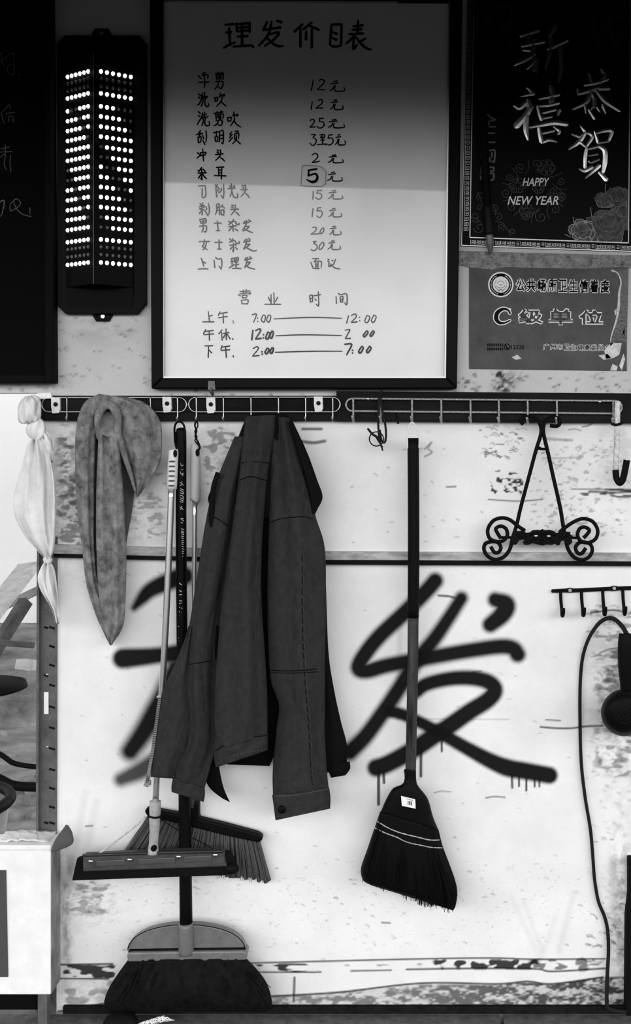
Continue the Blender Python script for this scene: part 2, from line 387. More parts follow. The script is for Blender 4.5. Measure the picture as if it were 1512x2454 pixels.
def wall_dark(X, Y):
    dk = np.zeros(X.shape)
    def lay(pts, rad, soft, stg, sm=True):
        q = np.array(smooth(pts, 6) if sm and len(pts) > 2 else pts)
        R = np.max(rad) if hasattr(rad, '__len__') else rad
        b = R+soft+4
        sel = (X > q[:, 0].min()-b) & (X < q[:, 0].max()+b) & (Y > q[:, 1].min()-b) & (Y < q[:, 1].max()+b)
        if not sel.any(): return
        xs, ys = X[sel], Y[sel]
        if hasattr(rad, '__len__'):
            best = np.full(xs.shape, -1e9); rr = np.interp(np.linspace(0, 1, len(q)-1), np.linspace(0, 1, len(rad)), rad)
            for i in range(len(q)-1): best = np.maximum(best, rr[i]-seg_dist(xs, ys, [q[i], q[i+1]]))
        else: best = rad-seg_dist(xs, ys, [tuple(p) for p in q])
        a = sst(best, -soft, soft)*stg
        dk[sel] = 1-(1-dk[sel])*(1-a)
    for p, r, s, g in SPRAY: lay(p, r, s, g)
    for p, r in DRIPS: lay(g2(p), r/1.25, 1.6, .92)
    for p, r, g in CR: lay(p, max(r*.95, 1.3), 1.0+r*.3, min(g*1.05, 1))
    for p, r, g in STREAK: lay(p, r, r*.9, g)
    # dirty base of the wall, broken by flakes of paint
    base = np.interp(X, [140, 300, 640, 810, 1010, 1190, 1260, 1320, 1445, 1512], [2424, 2398, 2388, 2378, 2358, 2358, 2352, 2357, 2340, 2338])
    n = .55*vnoise(X, Y, 26, 9, 1)+.45*vnoise(X, Y, 8, 4, 2)
    flake = sst(n, .28, .62)
    dirt = sst(Y-base, -2, 5)*(.30+.66*flake)*np.interp(X, [600, 900, 1300, 1512], [.75, .8, .95, 1.0])
    dk = 1-(1-dk)*(1-dirt)
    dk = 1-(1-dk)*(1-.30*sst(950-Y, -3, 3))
    # peeled and blotched patches: x0, y0, x1, y1, feather, strength, grain x, grain y, threshold, seed
    for x0, y0, x1, y1, fe, amt, sx, sy, th, sd in ((150, 2313, 275, 2344, 7, .95, 30, 12, .46, 21), (612, 2310, 790, 2330, 8, .95, 34, 11, .50, 22), (820, 2308, 1010, 2324, 10, .6, 34, 9, .60, 23), (1040, 2300, 1290, 2322, 9, .95, 20, 12, .48, 24),
            (1270, 2298, 1450, 2326, 12, .75, 24, 12, .50, 25), (150, 2352, 290, 2412, 20, .5, 40, 22, .52, 26), (140, 1020, 205, 1310, 22, .6, 17, 9, .53, 27), (300, 1125, 400, 1290, 30, .42, 18, 8, .58, 28), (488, 1025, 570, 1180, 24, .55, 16, 8, .56, 29),
            (165, 2112, 262, 2190, 22, .5, 20, 9, .52, 30), (1170, 1128, 1256, 1184, 14, .95, 12, 7, .60, 31), (1390, 1166, 1530, 1192, 10, .85, 34, 7, .55, 32), (1150, 1015, 1250, 1100, 20, .7, 12, 5, .66, 33), (1270, 1040, 1510, 1300, 40, .4, 12, 7, .68, 34),
            (1185, 885, 1245, 948, 14, .9, 16, 12, .55, 35), (1100, 885, 1512, 948, 10, .6, 14, 9, .74, 36), (1430, 1480, 1530, 1860, 40, .55, 26, 12, .55, 37), (160, 2050, 1500, 2300, 80, .24, 10, 5, .75, 38)):
        sel = (X > x0-fe) & (X < x1+fe) & (Y > y0-fe) & (Y < y1+fe)
        if not sel.any(): continue
        xs, ys = X[sel], Y[sel]
        wn = sst(xs, x0-fe, x0+fe)*sst(x1+fe-xs, 0, 2*fe)*sst(ys, y0-fe*.6, y0+fe*.6)*sst(y1+fe*.6-ys, 0, 1.2*fe)
        a = np.clip(sst(fbm(xs, ys, sx, sy, sd)+.18*(wn-1), th-.05, th+.05)*amt*np.minimum(1, wn*1.6), 0, 1)
        dk[sel] = 1-(1-dk[sel])*(1-a)
    # grime fields
    def field(cx, cy, rx, ry, amt, sx, sy, seed):
        e = np.exp(-(((X-cx)/rx)**2+((Y-cy)/ry)**2))
        return e*amt*sst(vnoise(X, Y, sx, sy, seed)*.6+.4*vnoise(X, Y, sx*.35, sy*.35, seed+9), .3, .75)
    for a in ((170, 1160, 42, 150, .62, 16, 9, 3), (330, 1230, 75, 80, .25, 22, 10, 4), (530, 1110, 45, 80, .35, 16, 10, 5), (1480, 1690, 60, 170, .45, 18, 12, 6),
              (210, 2160, 60, 50, .5, 18, 8, 7), (1490, 2180, 26, 200, .5, 14, 16, 8), (300, 2380, 160, 40, .35, 20, 8, 10), (1440, 2400, 140, 30, .4, 20, 8, 11),
              (1480, 1090, 50, 110, .20, 18, 12, 12), (158, 2180, 14, 160, .5, 12, 20, 13), (1215, 915, 22, 30, .7, 9, 7, 14), (250, 780, 120, 40, .25, 40, 14, 15)):
        f = field(*a); dk = 1-(1-dk)*(1-np.clip(f, 0, 1))
    return np.clip(dk, 0, 1)

def build_wall():
    vs = []; fs = []; dks = []
    def grid(x0, x1, z0, z1, st):
        nx = max(1, int(round((x1-x0)/st))); nz = max(1, int(round((z1-z0)/st)))
        X, Z = np.meshgrid(np.linspace(x0, x1, nx+1), np.linspace(z0, z1, nz+1))
        o = sum(len(v) for v in vs)
        vs.append(np.stack([X.ravel(), np.zeros(X.size), Z.ravel()], 1)); dks.append(wall_dark(X.ravel()*1000, ZF-Z.ravel()*1000))
        i = (np.arange(nz)[:, None]*(nx+1)+np.arange(nx)[None, :]).ravel()+o
        fs.append(np.stack([i, i+1, i+nx+2, i+nx+1], 1))
    L = .092; H = 1.488
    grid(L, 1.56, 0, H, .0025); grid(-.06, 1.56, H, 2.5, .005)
    grid(1.56, 3.2, 0, H, .2); grid(1.56, 3.2, H, 2.5, .2); grid(-2.2, -.06, H, 2.5, .2); grid(-2.2, 3.2, 2.5, 3.0, .25)
    V = np.concatenate(vs); F = np.concatenate(fs)
    me = bpy.data.meshes.new('wall_back'); n = len(V)
    TH = .06
    ex = np.array([(L, 0, 0), (3.2, 0, 0), (3.2, 0, 3.), (-2.2, 0, 3.), (-2.2, 0, H), (L, 0, H)])
    V2 = np.concatenate([V, ex, ex+np.array([0, TH, 0])])
    faces = F.tolist()
    for i in range(6):
        j = (i+1) % 6; faces.append([n+i, n+i+6, n+j+6, n+j])
    faces.append([n+11, n+6, n+7, n+8]); faces.append([n+11, n+8, n+9, n+10])
    faces = [f[::1] for f in faces]
    me.from_pydata(V2.tolist(), [], faces); me.update()
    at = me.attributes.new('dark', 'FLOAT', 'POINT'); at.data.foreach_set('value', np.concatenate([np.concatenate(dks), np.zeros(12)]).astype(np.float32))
    o = bpy.data.objects.new('wall_back', me); COL.objects.link(o); struct(o)
    m = bpy.data.materials.new('painted_plaster'); m.use_nodes = True; t = m.node_tree; b = t.nodes['Principled BSDF']
    b.inputs['Roughness'].default_value = .75; b.inputs['Specular IOR Level'].default_value = .12
    a = nd(t, 'ShaderNodeAttribute', attribute_name='dark'); co = nd(t, 'ShaderNodeTexCoord')
    n1 = nd(t, 'ShaderNodeTexNoise', Scale=5.0, Detail=8.0, Roughness=.7); t.links.new(co.outputs['Object'], n1.inputs['Vector'])
    r1 = nd(t, 'ShaderNodeMapRange'); t.links.new(n1.outputs[0], r1.inputs[0])
    for i, v in zip((1, 2, 3, 4), (.3, .7, .74, .88)): r1.inputs[i].default_value = v
    n2 = nd(t, 'ShaderNodeTexNoise', Scale=420.0, Detail=2.0); t.links.new(co.outputs['Object'], n2.inputs['Vector'])
    r2 = nd(t, 'ShaderNodeMapRange'); t.links.new(n2.outputs[0], r2.inputs[0])
    for i, v in zip((1, 2, 3, 4), (.3, .7, .93, 1.05)): r2.inputs[i].default_value = v
    mu = nd(t, 'ShaderNodeMath', operation='MULTIPLY'); t.links.new(r1.outputs[0], mu.inputs[0]); t.links.new(r2.outputs[0], mu.inputs[1])
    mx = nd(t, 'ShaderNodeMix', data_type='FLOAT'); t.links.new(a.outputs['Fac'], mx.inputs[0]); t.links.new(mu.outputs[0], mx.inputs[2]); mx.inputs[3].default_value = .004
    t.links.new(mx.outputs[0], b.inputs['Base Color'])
    bp = nd(t, 'ShaderNodeBump', Strength=.15, Distance=.001); t.links.new(n1.outputs[0], bp.inputs['Height']); t.links.new(bp.outputs[0], b.inputs['Normal'])
    me.materials.append(m)
    return o
build_wall()

# awning over the pavement, pavement, yard behind the opening
mb = MB()
def quadslab(a, b, c, d, th):
    P = [Vector(p) for p in (a, b, c, d)]; Q = [p+Vector((0, 0, th)) for p in P]
    return MB().add(P+Q, [(0, 1, 2, 3), (7, 6, 5, 4), (0, 4, 5, 1), (1, 5, 6, 2), (2, 6, 7, 3), (3, 7, 4, 0)])
AD = 1.5
struct(quadslab((-7, 0, 2.72), (8, 0, 2.72), (8, -AD, 2.26-.03*6), (-7, -AD, 2.36+.03*6), .05).build('awning', M_soffit))
struct(MB().box((-6, -14, -.3), (8, -.045, -.012)).build('floor', M_ground))
kb = MB(); kb.box((-2.2, -.045, -.3), (1.196, .0, 0)); struct(kb.build('trim_1', M_kerb, bevel=.002)); kb = MB(); kb.box((1.204, -.045, -.3), (3.2, .0, 0)); struct(kb.build('trim_7', M_kerb, bevel=.002))
struct(MB().box((-8, .0, -.35), (8, 9, -.02)).build('floor_yard', M_rubble))
struct(MB().box((-6, 5.3, -.2), (1.5, 5.5, 4.0)).build('wall_yard', M_outwall))
mb = MB(); mb.pbox(150, 2413, 1560, 2431, 0, .012); struct(mb.build('baseboard_back', mat('dark_skirting', .03, .8, n_amt=.5, n_scale=40), bevel=.002))

# battens
mb = MB(); mb.prism([(95, 948), (806, 948), (806, 1008), (95, 1008)], 0, .018); struct(mb.build('trim_2', M_wood, bevel=.0015))
mb = MB(); mb.prism([(806, 937), (1560, 943), (1560, 1014), (806, 1009)], 0, .018); struct(mb.build('trim_3', M_wood, bevel=.0015))
mb = MB(); mb.prism([(128, 1305), (780, 1322), (1560, 1326), (1560, 1346), (780, 1342), (128, 1327)], 0, .012); struct(mb.build('trim_4', M_ledge, bevel=.001))
mb = MB(); mb.prism([(128, 1327), (780, 1342), (1560, 1346), (1560, 1357), (780, 1353), (128, 1336)], 0, .016); struct(mb.build('trim_5', M_darkmetal, bevel=.001))
# dark jamb at the far right edge
mb = MB(); mb.prism([(1508, 2060), (1560, 2060), (1560, 2436), (1500, 2436), (1502, 2200), (1508, 2150)], 0, .03); struct(mb.build('trim_6', mat('dark_jamb', .015, .8), bevel=.003))

# ------------------------------------------------------------------ framed price list
def zz(strokes, x0, y0, k): return [[(x0+x/k, y0+y/k) for x, y in s] for s in strokes]
board = thing('price_board', 'large black-framed glazed price list, handwritten in black marker on white paper', 'price board', W(728, 930, 0))
fr = MB()
OUT = [(358, -32), (1109, -32), (1095, 932), (362, 932)]; INN = [(389, -3), (1079, 1), (1069, 906), (389, 906)]
for i in range(4):
    j = (i+1) % 4; fr.prism([OUT[i], OUT[j], INN[j], INN[i]], .001, .030)
fr.build('frame', M_frame, board, bevel=.004)
lp = MB()
IN2 = [(392, 2), (1075, 4), (1065, 902), (393, 902)]
for i in range(4):
    j = (i+1) % 4; lp.prism([INN[i], INN[j], IN2[j], IN2[i]], .012, .0215)
lp.build('inner_lip', mat('silver_lip', .5, .35, .9), board)
MB().prism([(386, -5), (1082, -5), (1072, 908), (386, 908)], .004, .010).build('paper', M_paper, board)
gm = bpy.data.materials.new('picture_glass'); gm.use_nodes = True; t_ = gm.node_tree; t_.nodes.clear()
lw = nd(t_, 'ShaderNodeFresnel', IOR=1.31); tr = nd(t_, 'ShaderNodeBsdfTransparent'); gl = nd(t_, 'ShaderNodeBsdfGlossy', Roughness=.03)
mx_ = nd(t_, 'ShaderNodeMixShader'); ou = nd(t_, 'ShaderNodeOutputMaterial')
t_.links.new(lw.outputs[0], mx_.inputs[0]); t_.links.new(tr.outputs[0], mx_.inputs[1]); t_.links.new(gl.outputs[0], mx_.inputs[2]); t_.links.new(mx_.outputs[0], ou.inputs[0])
MB().prism([(390, -2), (1078, 1), (1068, 905), (390, 905)], .0165, .0185).build('glass', gm, board)
TL = .0106
TITLE = zz([[(78, 78), (158, 70)], [(115, 105), (118, 180), (125, 268)], [(85, 152), (135, 145)], [(62, 298), (110, 272), (172, 245)], [(183, 62), (192, 140)], [(190, 72), (315, 60)], [(312, 62), (310, 145)], [(205, 105), (295, 98)], [(200, 140), (300, 130)], [(195, 190), (292, 185)], [(238, 75), (240, 275)], [(155, 285), (320, 276), (350, 295)],
 [(478, 48), (440, 130)], [(440, 128), (605, 102)], [(520, 45), (490, 170), (400, 275)], [(568, 38), (615, 52)], [(510, 165), (590, 150), (545, 215), (455, 280)], [(480, 205), (540, 262), (590, 282), (628, 280)],
 [(815, 72), (738, 142)], [(795, 110), (795, 285)], [(905, 55), (825, 120)], [(880, 85), (970, 125)], [(850, 140), (848, 220)], [(905, 115), (903, 295)],
 [(1092, 75), (1084, 180), (1075, 265)], [(1095, 75), (1185, 72)], [(1188, 72), (1182, 270)], [(1078, 268), (1110, 285), (1182, 278)], [(1108, 150), (1142, 165)], [(1105, 205), (1140, 220)],
 [(1345, 40), (1340, 150)], [(1300, 92), (1390, 82)], [(1290, 125), (1378, 118)], [(1258, 168), (1392, 160)], [(1315, 165), (1280, 215), (1230, 258)], [(1305, 205), (1298, 308), (1335, 268)], [(1415, 208), (1355, 245)], [(1320, 190), (1380, 265), (1425, 300), (1468, 315)]], 520, 40, 3.979)
A5 = zz([[(125, 180), (185, 240)], [(205, 145), (278, 112)], [(205, 175), (280, 160), (325, 175), (312, 232)], [(240, 150), (258, 330), (245, 430)], [(130, 312), (340, 305)],
 [(470, 140), (635, 130)], [(520, 108), (535, 135)], [(605, 105), (582, 135)], [(490, 155), (498, 265)], [(490, 160), (635, 150)], [(632, 150), (622, 260)], [(545, 170), (545, 260)], [(580, 170), (580, 250)], [(500, 210), (575, 205)], [(475, 297), (620, 300), (602, 420), (570, 435), (535, 405)], [(535, 310), (512, 390), (455, 450)],
 [(130, 545), (175, 580)], [(130, 605), (160, 635)], [(110, 770), (150, 740), (210, 610)], [(215, 525), (190, 620)], [(200, 592), (310, 600)], [(255, 515), (252, 620)], [(190, 640), (300, 625)], [(215, 620), (220, 700), (185, 800)], [(265, 620), (263, 750), (300, 800), (335, 790), (330, 735)],
 [(450, 620), (470, 700)], [(455, 635), (520, 615), (510, 680)], [(470, 692), (515, 682)], [(575, 530), (555, 610)], [(560, 600), (650, 555), (638, 610)], [(610, 600), (585, 700), (490, 800)], [(575, 690), (640, 755), (690, 795)],
 [(125, 900), (170, 945)], [(125, 980), (160, 1005)], [(105, 1165), (170, 1055), (215, 1005)], [(215, 925), (200, 1010)], [(205, 980), (290, 955)], [(255, 910), (250, 1020)], [(180, 1040), (320, 1005)], [(228, 1040), (225, 1120), (195, 1190)], [(270, 1030), (258, 1140), (290, 1185), (350, 1175), (345, 1100)],
 [(440, 940), (625, 910)], [(500, 900), (520, 930)], [(590, 885), (570, 920)], [(475, 950), (490, 1060)], [(480, 970), (628, 950), (620, 1050)], [(540, 970), (545, 1050)], [(575, 965), (578, 1050)], [(490, 1010), (560, 1000)], [(480, 1090), (600, 1075), (600, 1160), (565, 1185), (530, 1165)], [(530, 1090), (510, 1150), (440, 1190)],
 [(710, 1020), (725, 1095)], [(715, 1030), (788, 1020), (780, 1085)], [(725, 1097), (785, 1087)], [(845, 905), (838, 970)], [(805, 988), (925, 962), (900, 1000)], [(852, 990), (850, 1080), (775, 1190)], [(850, 1090), (900, 1160), (985, 1215)],
 [(170, 1285), (130, 1340)], [(85, 1370), (210, 1342)], [(160, 1310), (150, 1410)], [(120, 1415), (130, 1530)], [(125, 1425), (182, 1410), (175, 1515)], [(130, 1527), (175, 1517)], [(215, 1380), (235, 1450)], [(280, 1285), (292, 1400), (278, 1520)], [(215, 1475), (260, 1565)],
 [(430, 1330), (530, 1308)], [(490, 1300), (490, 1410)], [(460, 1410), (475, 1500)], [(465, 1415), (520, 1405), (510, 1500)], [(475, 1502), (510, 1495)], [(557, 1300), (552, 1490), (530, 1510)], [(557, 1305), (628, 1290), (625, 1540), (590, 1520)], [(560, 1382), (620, 1372)], [(560, 1450), (620, 1440)],
 [(800, 1310), (760, 1370)], [(810, 1360), (755, 1430)], [(820, 1420), (750, 1500)], [(865, 1300), (930, 1295), (900, 1340)], [(860, 1350), (860, 1460)], [(860, 1355), (940, 1340), (935, 1455)], [(897, 1380), (888, 1470), (815, 1550)], [(900, 1480), (975, 1555)],
 [(105, 1725), (145, 1760)], [(100, 1840), (170, 1780)], [(165, 1730), (185, 1790)], [(170, 1730), (278, 1725), (265, 1770)], [(185, 1790), (265, 1775)], [(215, 1650), (225, 1800), (235, 1900)],
 [(505, 1670), (540, 1692)], [(500, 1715), (532, 1735)], [(575, 1670), (565, 1790), (475, 1885)], [(470, 1770), (625, 1750)], [(575, 1830), (620, 1860), (660, 1905)]], 460, 160, 8.4)
A6 = zz([[(195, 95), (150, 160)], [(120, 150), (145, 172)], [(120, 207), (285, 200)], [(195, 110), (200, 340)], [(190, 220), (130, 310)], [(215, 230), (250, 280), (295, 325)], [(228, 130), (262, 170)], [(172, 310), (200, 345)],
 [(490, 95), (640, 85)], [(535, 95), (540, 260)], [(602, 95), (590, 325)], [(540, 150), (595, 145)], [(540, 200), (595, 195)], [(450, 257), (685, 265)],
 [(130, 467), (260, 460)], [(265, 460), (280, 600), (265, 680), (220, 705), (195, 680)], [(205, 510), (205, 665)],
 [(460, 445), (530, 500)], [(510, 440), (480, 510)], [(480, 510), (500, 690)], [(500, 565), (555, 520)], [(540, 602), (590, 555), (590, 510)], [(520, 585), (560, 602)], [(635, 440), (642, 600), (635, 690)], [(585, 655), (630, 715)],
 [(795, 425), (800, 520)], [(755, 460), (778, 490)], [(865, 455), (835, 490)], [(725, 522), (865, 512)], [(800, 530), (798, 600), (765, 680)], [(815, 600), (830, 670), (870, 700), (920, 695), (910, 620)],
 [(1000, 455), (1050, 462)], [(1008, 490), (1040, 510)], [(1075, 445), (1070, 570), (990, 680)], [(985, 545), (1110, 538)], [(1075, 610), (1120, 655), (1155, 705)],
 [(160, 820), (190, 860)], [(220, 810), (200, 850)], [(145, 890), (240, 862), (230, 900), (150, 930)], [(150, 932), (250, 955)], [(205, 870), (205, 1050)], [(200, 960), (150, 1020)], [(280, 880), (297, 940)], [(330, 820), (352, 930), (340, 1040)], [(260, 960), (325, 1070)],
 [(490, 845), (500, 960), (470, 1045)], [(490, 845), (545, 838), (550, 1050)], [(500, 900), (545, 895)], [(500, 960), (545, 955)], [(612, 848), (583, 890)], [(605, 868), (655, 915)], [(580, 950), (590, 1050)], [(585, 960), (640, 953), (640, 1065)], [(590, 1042), (640, 1050)],
 [(800, 850), (840, 870)], [(795, 890), (825, 905)], [(872, 845), (865, 950), (785, 1050)], [(775, 940), (935, 935)], [(880, 990), (920, 1025), (955, 1065)],
 [(155, 1140), (180, 1215)], [(160, 1140), (278, 1130), (285, 1210)], [(195, 1178), (270, 1170)], [(222, 1140), (232, 1210)], [(180, 1220), (280, 1210)], [(145, 1282), (285, 1270), (280, 1392), (238, 1380)], [(220, 1220), (225, 1330), (195, 1400)],
 [(450, 1217), (590, 1215)], [(510, 1170), (528, 1370)], [(485, 1367), (555, 1365)],
 [(735, 1175), (770, 1200)], [(735, 1250), (780, 1218)], [(840, 1135), (800, 1212)], [(790, 1190), (868, 1180), (895, 1235), (950, 1245), (945, 1210)], [(735, 1290), (890, 1270)], [(820, 1240), (830, 1380)], [(800, 1300), (745, 1372)], [(870, 1330), (920, 1370)],
 [(1075, 1170), (1040, 1220)], [(1035, 1222), (1150, 1195)], [(1105, 1165), (1080, 1260), (1015, 1360)], [(1140, 1150), (1185, 1185)], [(1070, 1290), (1150, 1280), (1100, 1335), (1030, 1380)], [(1055, 1330), (1130, 1372), (1220, 1410)],
 [(140, 1588), (350, 1585)], [(250, 1545), (240, 1640), (208, 1680), (260, 1720), (310, 1752)], [(292, 1600), (270, 1690), (220, 1760)],
 [(460, 1602), (605, 1600)], [(545, 1550), (550, 1740)], [(515, 1737), (585, 1740)],
 [(755, 1530), (790, 1560)], [(755, 1605), (790, 1575)], [(825, 1525), (810, 1592)], [(800, 1570), (860, 1568), (890, 1620), (955, 1620), (945, 1580)], [(760, 1662), (890, 1650)], [(835, 1620), (835, 1790), (815, 1760)], [(815, 1690), (772, 1740)], [(870, 1700), (915, 1745)],
 [(1080, 1540), (1045, 1600)], [(1045, 1602), (1165, 1575)], [(1110, 1535), (1088, 1640), (1035, 1740)], [(1140, 1520), (1170, 1555)], [(1080, 1650), (1165, 1640), (1110, 1692), (1040, 1740)], [(1060, 1690), (1150, 1738), (1235, 1778), (1300, 1766)],
 [(185, 1920), (215, 2000), (235, 2085)], [(215, 1990), (275, 2020)], [(125, 2142), (250, 2132), (325, 2142)],
 [(470, 1905), (520, 1940)], [(445, 1960), (460, 2110)], [(530, 1945), (590, 1935), (602, 2050), (595, 2110)], [(545, 2080), (590, 2140)],
 [(785, 1932), (845, 1922)], [(800, 1930), (810, 2060)], [(780, 1992), (838, 1985)], [(745, 2120), (800, 2085), (850, 2050)], [(852, 1920), (862, 2000)], [(852, 1925), (930, 1910), (925, 1985)], [(860, 1962), (920, 1955)], [(890, 1920), (885, 2130)], [(860, 2002), (920, 1995)], [(850, 2062), (940, 2045)], [(810, 2130), (930, 2125), (990, 2135)],
 [(1095, 1905), (1060, 1960)], [(1065, 1962), (1175, 1935)], [(1120, 1905), (1100, 2010), (1060, 2110)], [(1155, 1890), (1205, 1930)], [(1095, 2010), (1170, 2000), (1120, 2062), (1060, 2112)], [(1075, 2060), (1150, 2112), (1262, 2142)]], 460, 390, 8.4)
YUAN = [[(940, 338), (1015, 320)], [(875, 387), (1035, 365)], [(945, 420), (925, 490), (855, 545)], [(980, 420), (962, 515), (1000, 555), (1180, 540), (1170, 460)]]
def yuan(x0, x1, y0, y1): return [[(x0+(x-855)/335*(x1-x0), y0+(y-318)/242*(y1-y0)) for x, y in s] for s in YUAN]
P1 = zz([[(480, 300), (435, 530)], [(600, 312), (660, 285), (725, 320), (700, 385), (570, 512)], [(570, 515), (730, 523)], [(455, 790), (430, 960)], [(585, 765), (650, 737), (685, 780), (655, 845), (540, 933)], [(540, 937), (690, 930)],
 [(405, 1218), (460, 1187), (503, 1220), (478, 1285), (400, 1363)], [(400, 1366), (520, 1360)], [(610, 1172), (705, 1165)], [(620, 1175), (615, 1242)], [(615, 1242), (690, 1248), (725, 1305), (690, 1365), (620, 1387), (555, 1345)],
 [(430, 1537), (525, 1535), (470, 1600)], [(470, 1600), (543, 1650), (520, 1750), (460, 1780), (400, 1725)], [(620, 1542), (722, 1532), (725, 1605), (640, 1608)], [(640, 1662), (725, 1658)], [(685, 1580), (690, 1740)], [(570, 1762), (750, 1748), (765, 1775)], [(680, 1545), (650, 1600)],
 [(830, 1545), (912, 1537)], [(830, 1547), (815, 1620)], [(815, 1620), (890, 1612), (930, 1665), (900, 1740), (840, 1770), (785, 1742)],
 [(445, 2002), (520, 1957), (578, 2000), (555, 2075), (450, 2163)], [(450, 2166), (535, 2155), (625, 2132)]]
 + yuan(855, 1190, 318, 560) + yuan(865, 1155, 745, 975) + yuan(815, 1190, 1190, 1385) + yuan(975, 1205, 1530, 1775) + yuan(815, 1160, 1990, 2175), 700, 160, 9.4375)
P2 = zz([[(460, 620), (450, 790)], [(555, 602), (645, 605)], [(555, 602), (540, 665)], [(540, 665), (612, 668), (645, 722), (620, 780), (570, 795), (510, 757)],
 [(455, 1000), (435, 1175)], [(565, 980), (627, 980)], [(565, 980), (540, 1050)], [(540, 1050), (632, 1050), (657, 1112), (620, 1180), (580, 1190), (530, 1152)],
 [(445, 1412), (500, 1400), (528, 1440), (490, 1500), (410, 1553)], [(410, 1558), (590, 1545)], [(672, 1415), (622, 1470), (605, 1530), (640, 1542), (685, 1490), (690, 1430), (672, 1415)],
 [(450, 1720), (520, 1715), (465, 1760)], [(465, 1760), (540, 1800), (530, 1880), (460, 1915), (405, 1885)], [(660, 1730), (602, 1800), (585, 1875), (630, 1882), (685, 1810), (690, 1745), (660, 1730)],
 [(440, 2087), (580, 2090)], [(530, 2090), (490, 2150)], [(405, 2165), (460, 2300)], [(470, 2157), (630, 2150), (628, 2290)], [(460, 2302), (590, 2305)], [(515, 2170), (515, 2280)], [(565, 2165), (560, 2280)], [(515, 2212), (560, 2202)], [(515, 2252), (560, 2242)],
 [(775, 2100), (805, 2112)], [(770, 2147), (800, 2150), (800, 2262), (835, 2235)], [(865, 2120), (890, 2140)], [(945, 2100), (900, 2210), (820, 2265)], [(830, 2200), (930, 2290), (1045, 2315)]]
 + yuan(770, 1095, 200, 405) + yuan(785, 1105, 600, 795) + yuan(800, 1080, 990, 1185) + yuan(815, 1070, 1380, 1575) + yuan(780, 1055, 1695, 1895), 700, 390, 9.0875)
H3 = zz([[(345, 62), (425, 57)], [(370, 48), (372, 75)], [(395, 45), (392, 75)], [(330, 85), (348, 95)], [(345, 80), (428, 72), (415, 86)], [(362, 92), (400, 90), (395, 110)], [(365, 112), (395, 110)], [(362, 92), (365, 112)], [(355, 130), (362, 158)], [(355, 130), (408, 128), (405, 158)], [(362, 158), (408, 158)],
 [(590, 85), (590, 158)], [(612, 70), (615, 158)], [(568, 105), (582, 135)], [(642, 105), (625, 140)], [(540, 162), (665, 162)],
 [(893, 95), (900, 145)], [(893, 95), (915, 90), (917, 140)], [(897, 118), (915, 115)], [(900, 145), (917, 140)], [(925, 95), (980, 85)], [(962, 62), (965, 172), (945, 160)], [(935, 118), (945, 132)],
 [(1102, 100), (1105, 155)], [(1120, 75), (1128, 85)], [(1135, 88), (1185, 82), (1186, 165), (1170, 150)], [(1133, 105), (1138, 145)], [(1133, 105), (1155, 100), (1155, 145)], [(1137, 125), (1155, 122)], [(1138, 145), (1155, 143)],
 [(95, 218), (105, 295)], [(105, 255), (128, 248)], [(50, 300), (140, 300)], [(188, 220), (175, 250)], [(185, 235), (245, 225)], [(175, 268), (245, 258)], [(212, 235), (215, 310)], [(289, 292), (292, 295)], [(292, 306), (294, 309)],
 [(440, 245), (475, 240), (452, 305)], [(483, 270), (484, 273)], [(484, 295), (485, 298)], [(527, 245), (513, 285), (535, 302), (546, 255), (527, 245)], [(570, 245), (555, 285), (575, 302), (588, 255), (570, 245)], [(612, 277), (900, 265), (1145, 272)],
 [(1200, 252), (1185, 310)], [(1222, 252), (1248, 238), (1262, 258), (1222, 303)], [(1222, 305), (1268, 300)], [(1287, 262), (1288, 266)], [(1288, 288), (1289, 292)], [(1345, 250), (1328, 295), (1350, 305), (1368, 262), (1345, 250)], [(1400, 245), (1380, 292), (1400, 303), (1418, 262), (1400, 245)],
 [(75, 360), (58, 392)], [(72, 375), (135, 368)], [(60, 402), (138, 395)], [(102, 372), (105, 445)], [(205, 362), (178, 395)], [(200, 380), (205, 445)], [(212, 392), (260, 385)], [(235, 355), (238, 440)], [(235, 390), (215, 425)], [(240, 390), (268, 435)], [(287, 430), (291, 440)],
 [(68, 490), (130, 488)], [(98, 492), (95, 580)], [(100, 520), (122, 545)], [(205, 485), (195, 515)], [(200, 500), (265, 490)], [(195, 525), (265, 520)], [(232, 500), (238, 580)], [(290, 565), (294, 578)],
 [(628, 410), (850, 402), (1145, 408)], [(622, 540), (900, 532), (1150, 532)], [(1172, 366), (1210, 362), (1195, 395), (1175, 430)], [(1175, 432), (1215, 430)], [(447, 512), (478, 495), (488, 515), (445, 568)], [(445, 571), (495, 565)]], 470, 680, 3.287)
H3B = zz([[(447, 365), (438, 442)], [(468, 370), (500, 355), (505, 375), (468, 433)], [(468, 436), (512, 430)], [(530, 398), (530, 402)], [(530, 424), (530, 428)], [(565, 380), (548, 425), (565, 435), (580, 390), (565, 380)], [(597, 370), (580, 415), (595, 428), (608, 385), (597, 370)],
 [(1345, 370), (1317, 405), (1328, 416), (1354, 385), (1345, 370)], [(1393, 370), (1370, 403), (1381, 413), (1402, 382), (1393, 370)], [(518, 533), (518, 537)], [(520, 552), (520, 556)], [(560, 507), (542, 540), (558, 550), (574, 518), (560, 507)], [(598, 502), (582, 538), (597, 547), (609, 512), (598, 502)],
 [(1170, 477), (1225, 478), (1185, 560)], [(1232, 522), (1232, 526)], [(1232, 543), (1232, 547)], [(1305, 492), (1280, 533), (1295, 545), (1316, 507), (1305, 492)], [(1366, 492), (1342, 530), (1355, 542), (1378, 507), (1366, 492)]], 470, 680, 3.287)
def letter(name, strokes, w, m=M_ink):
    mb = MB()
    for i, s in enumerate(strokes):
        k = [w*.85, w*1.1, w*.8] if len(s) > 2 else [w*.9, w*1.1]
        mb.ribbon(s, k, TL+.00004*(i % 7), .0004, per=4)
    return mb.build(name, m, board)
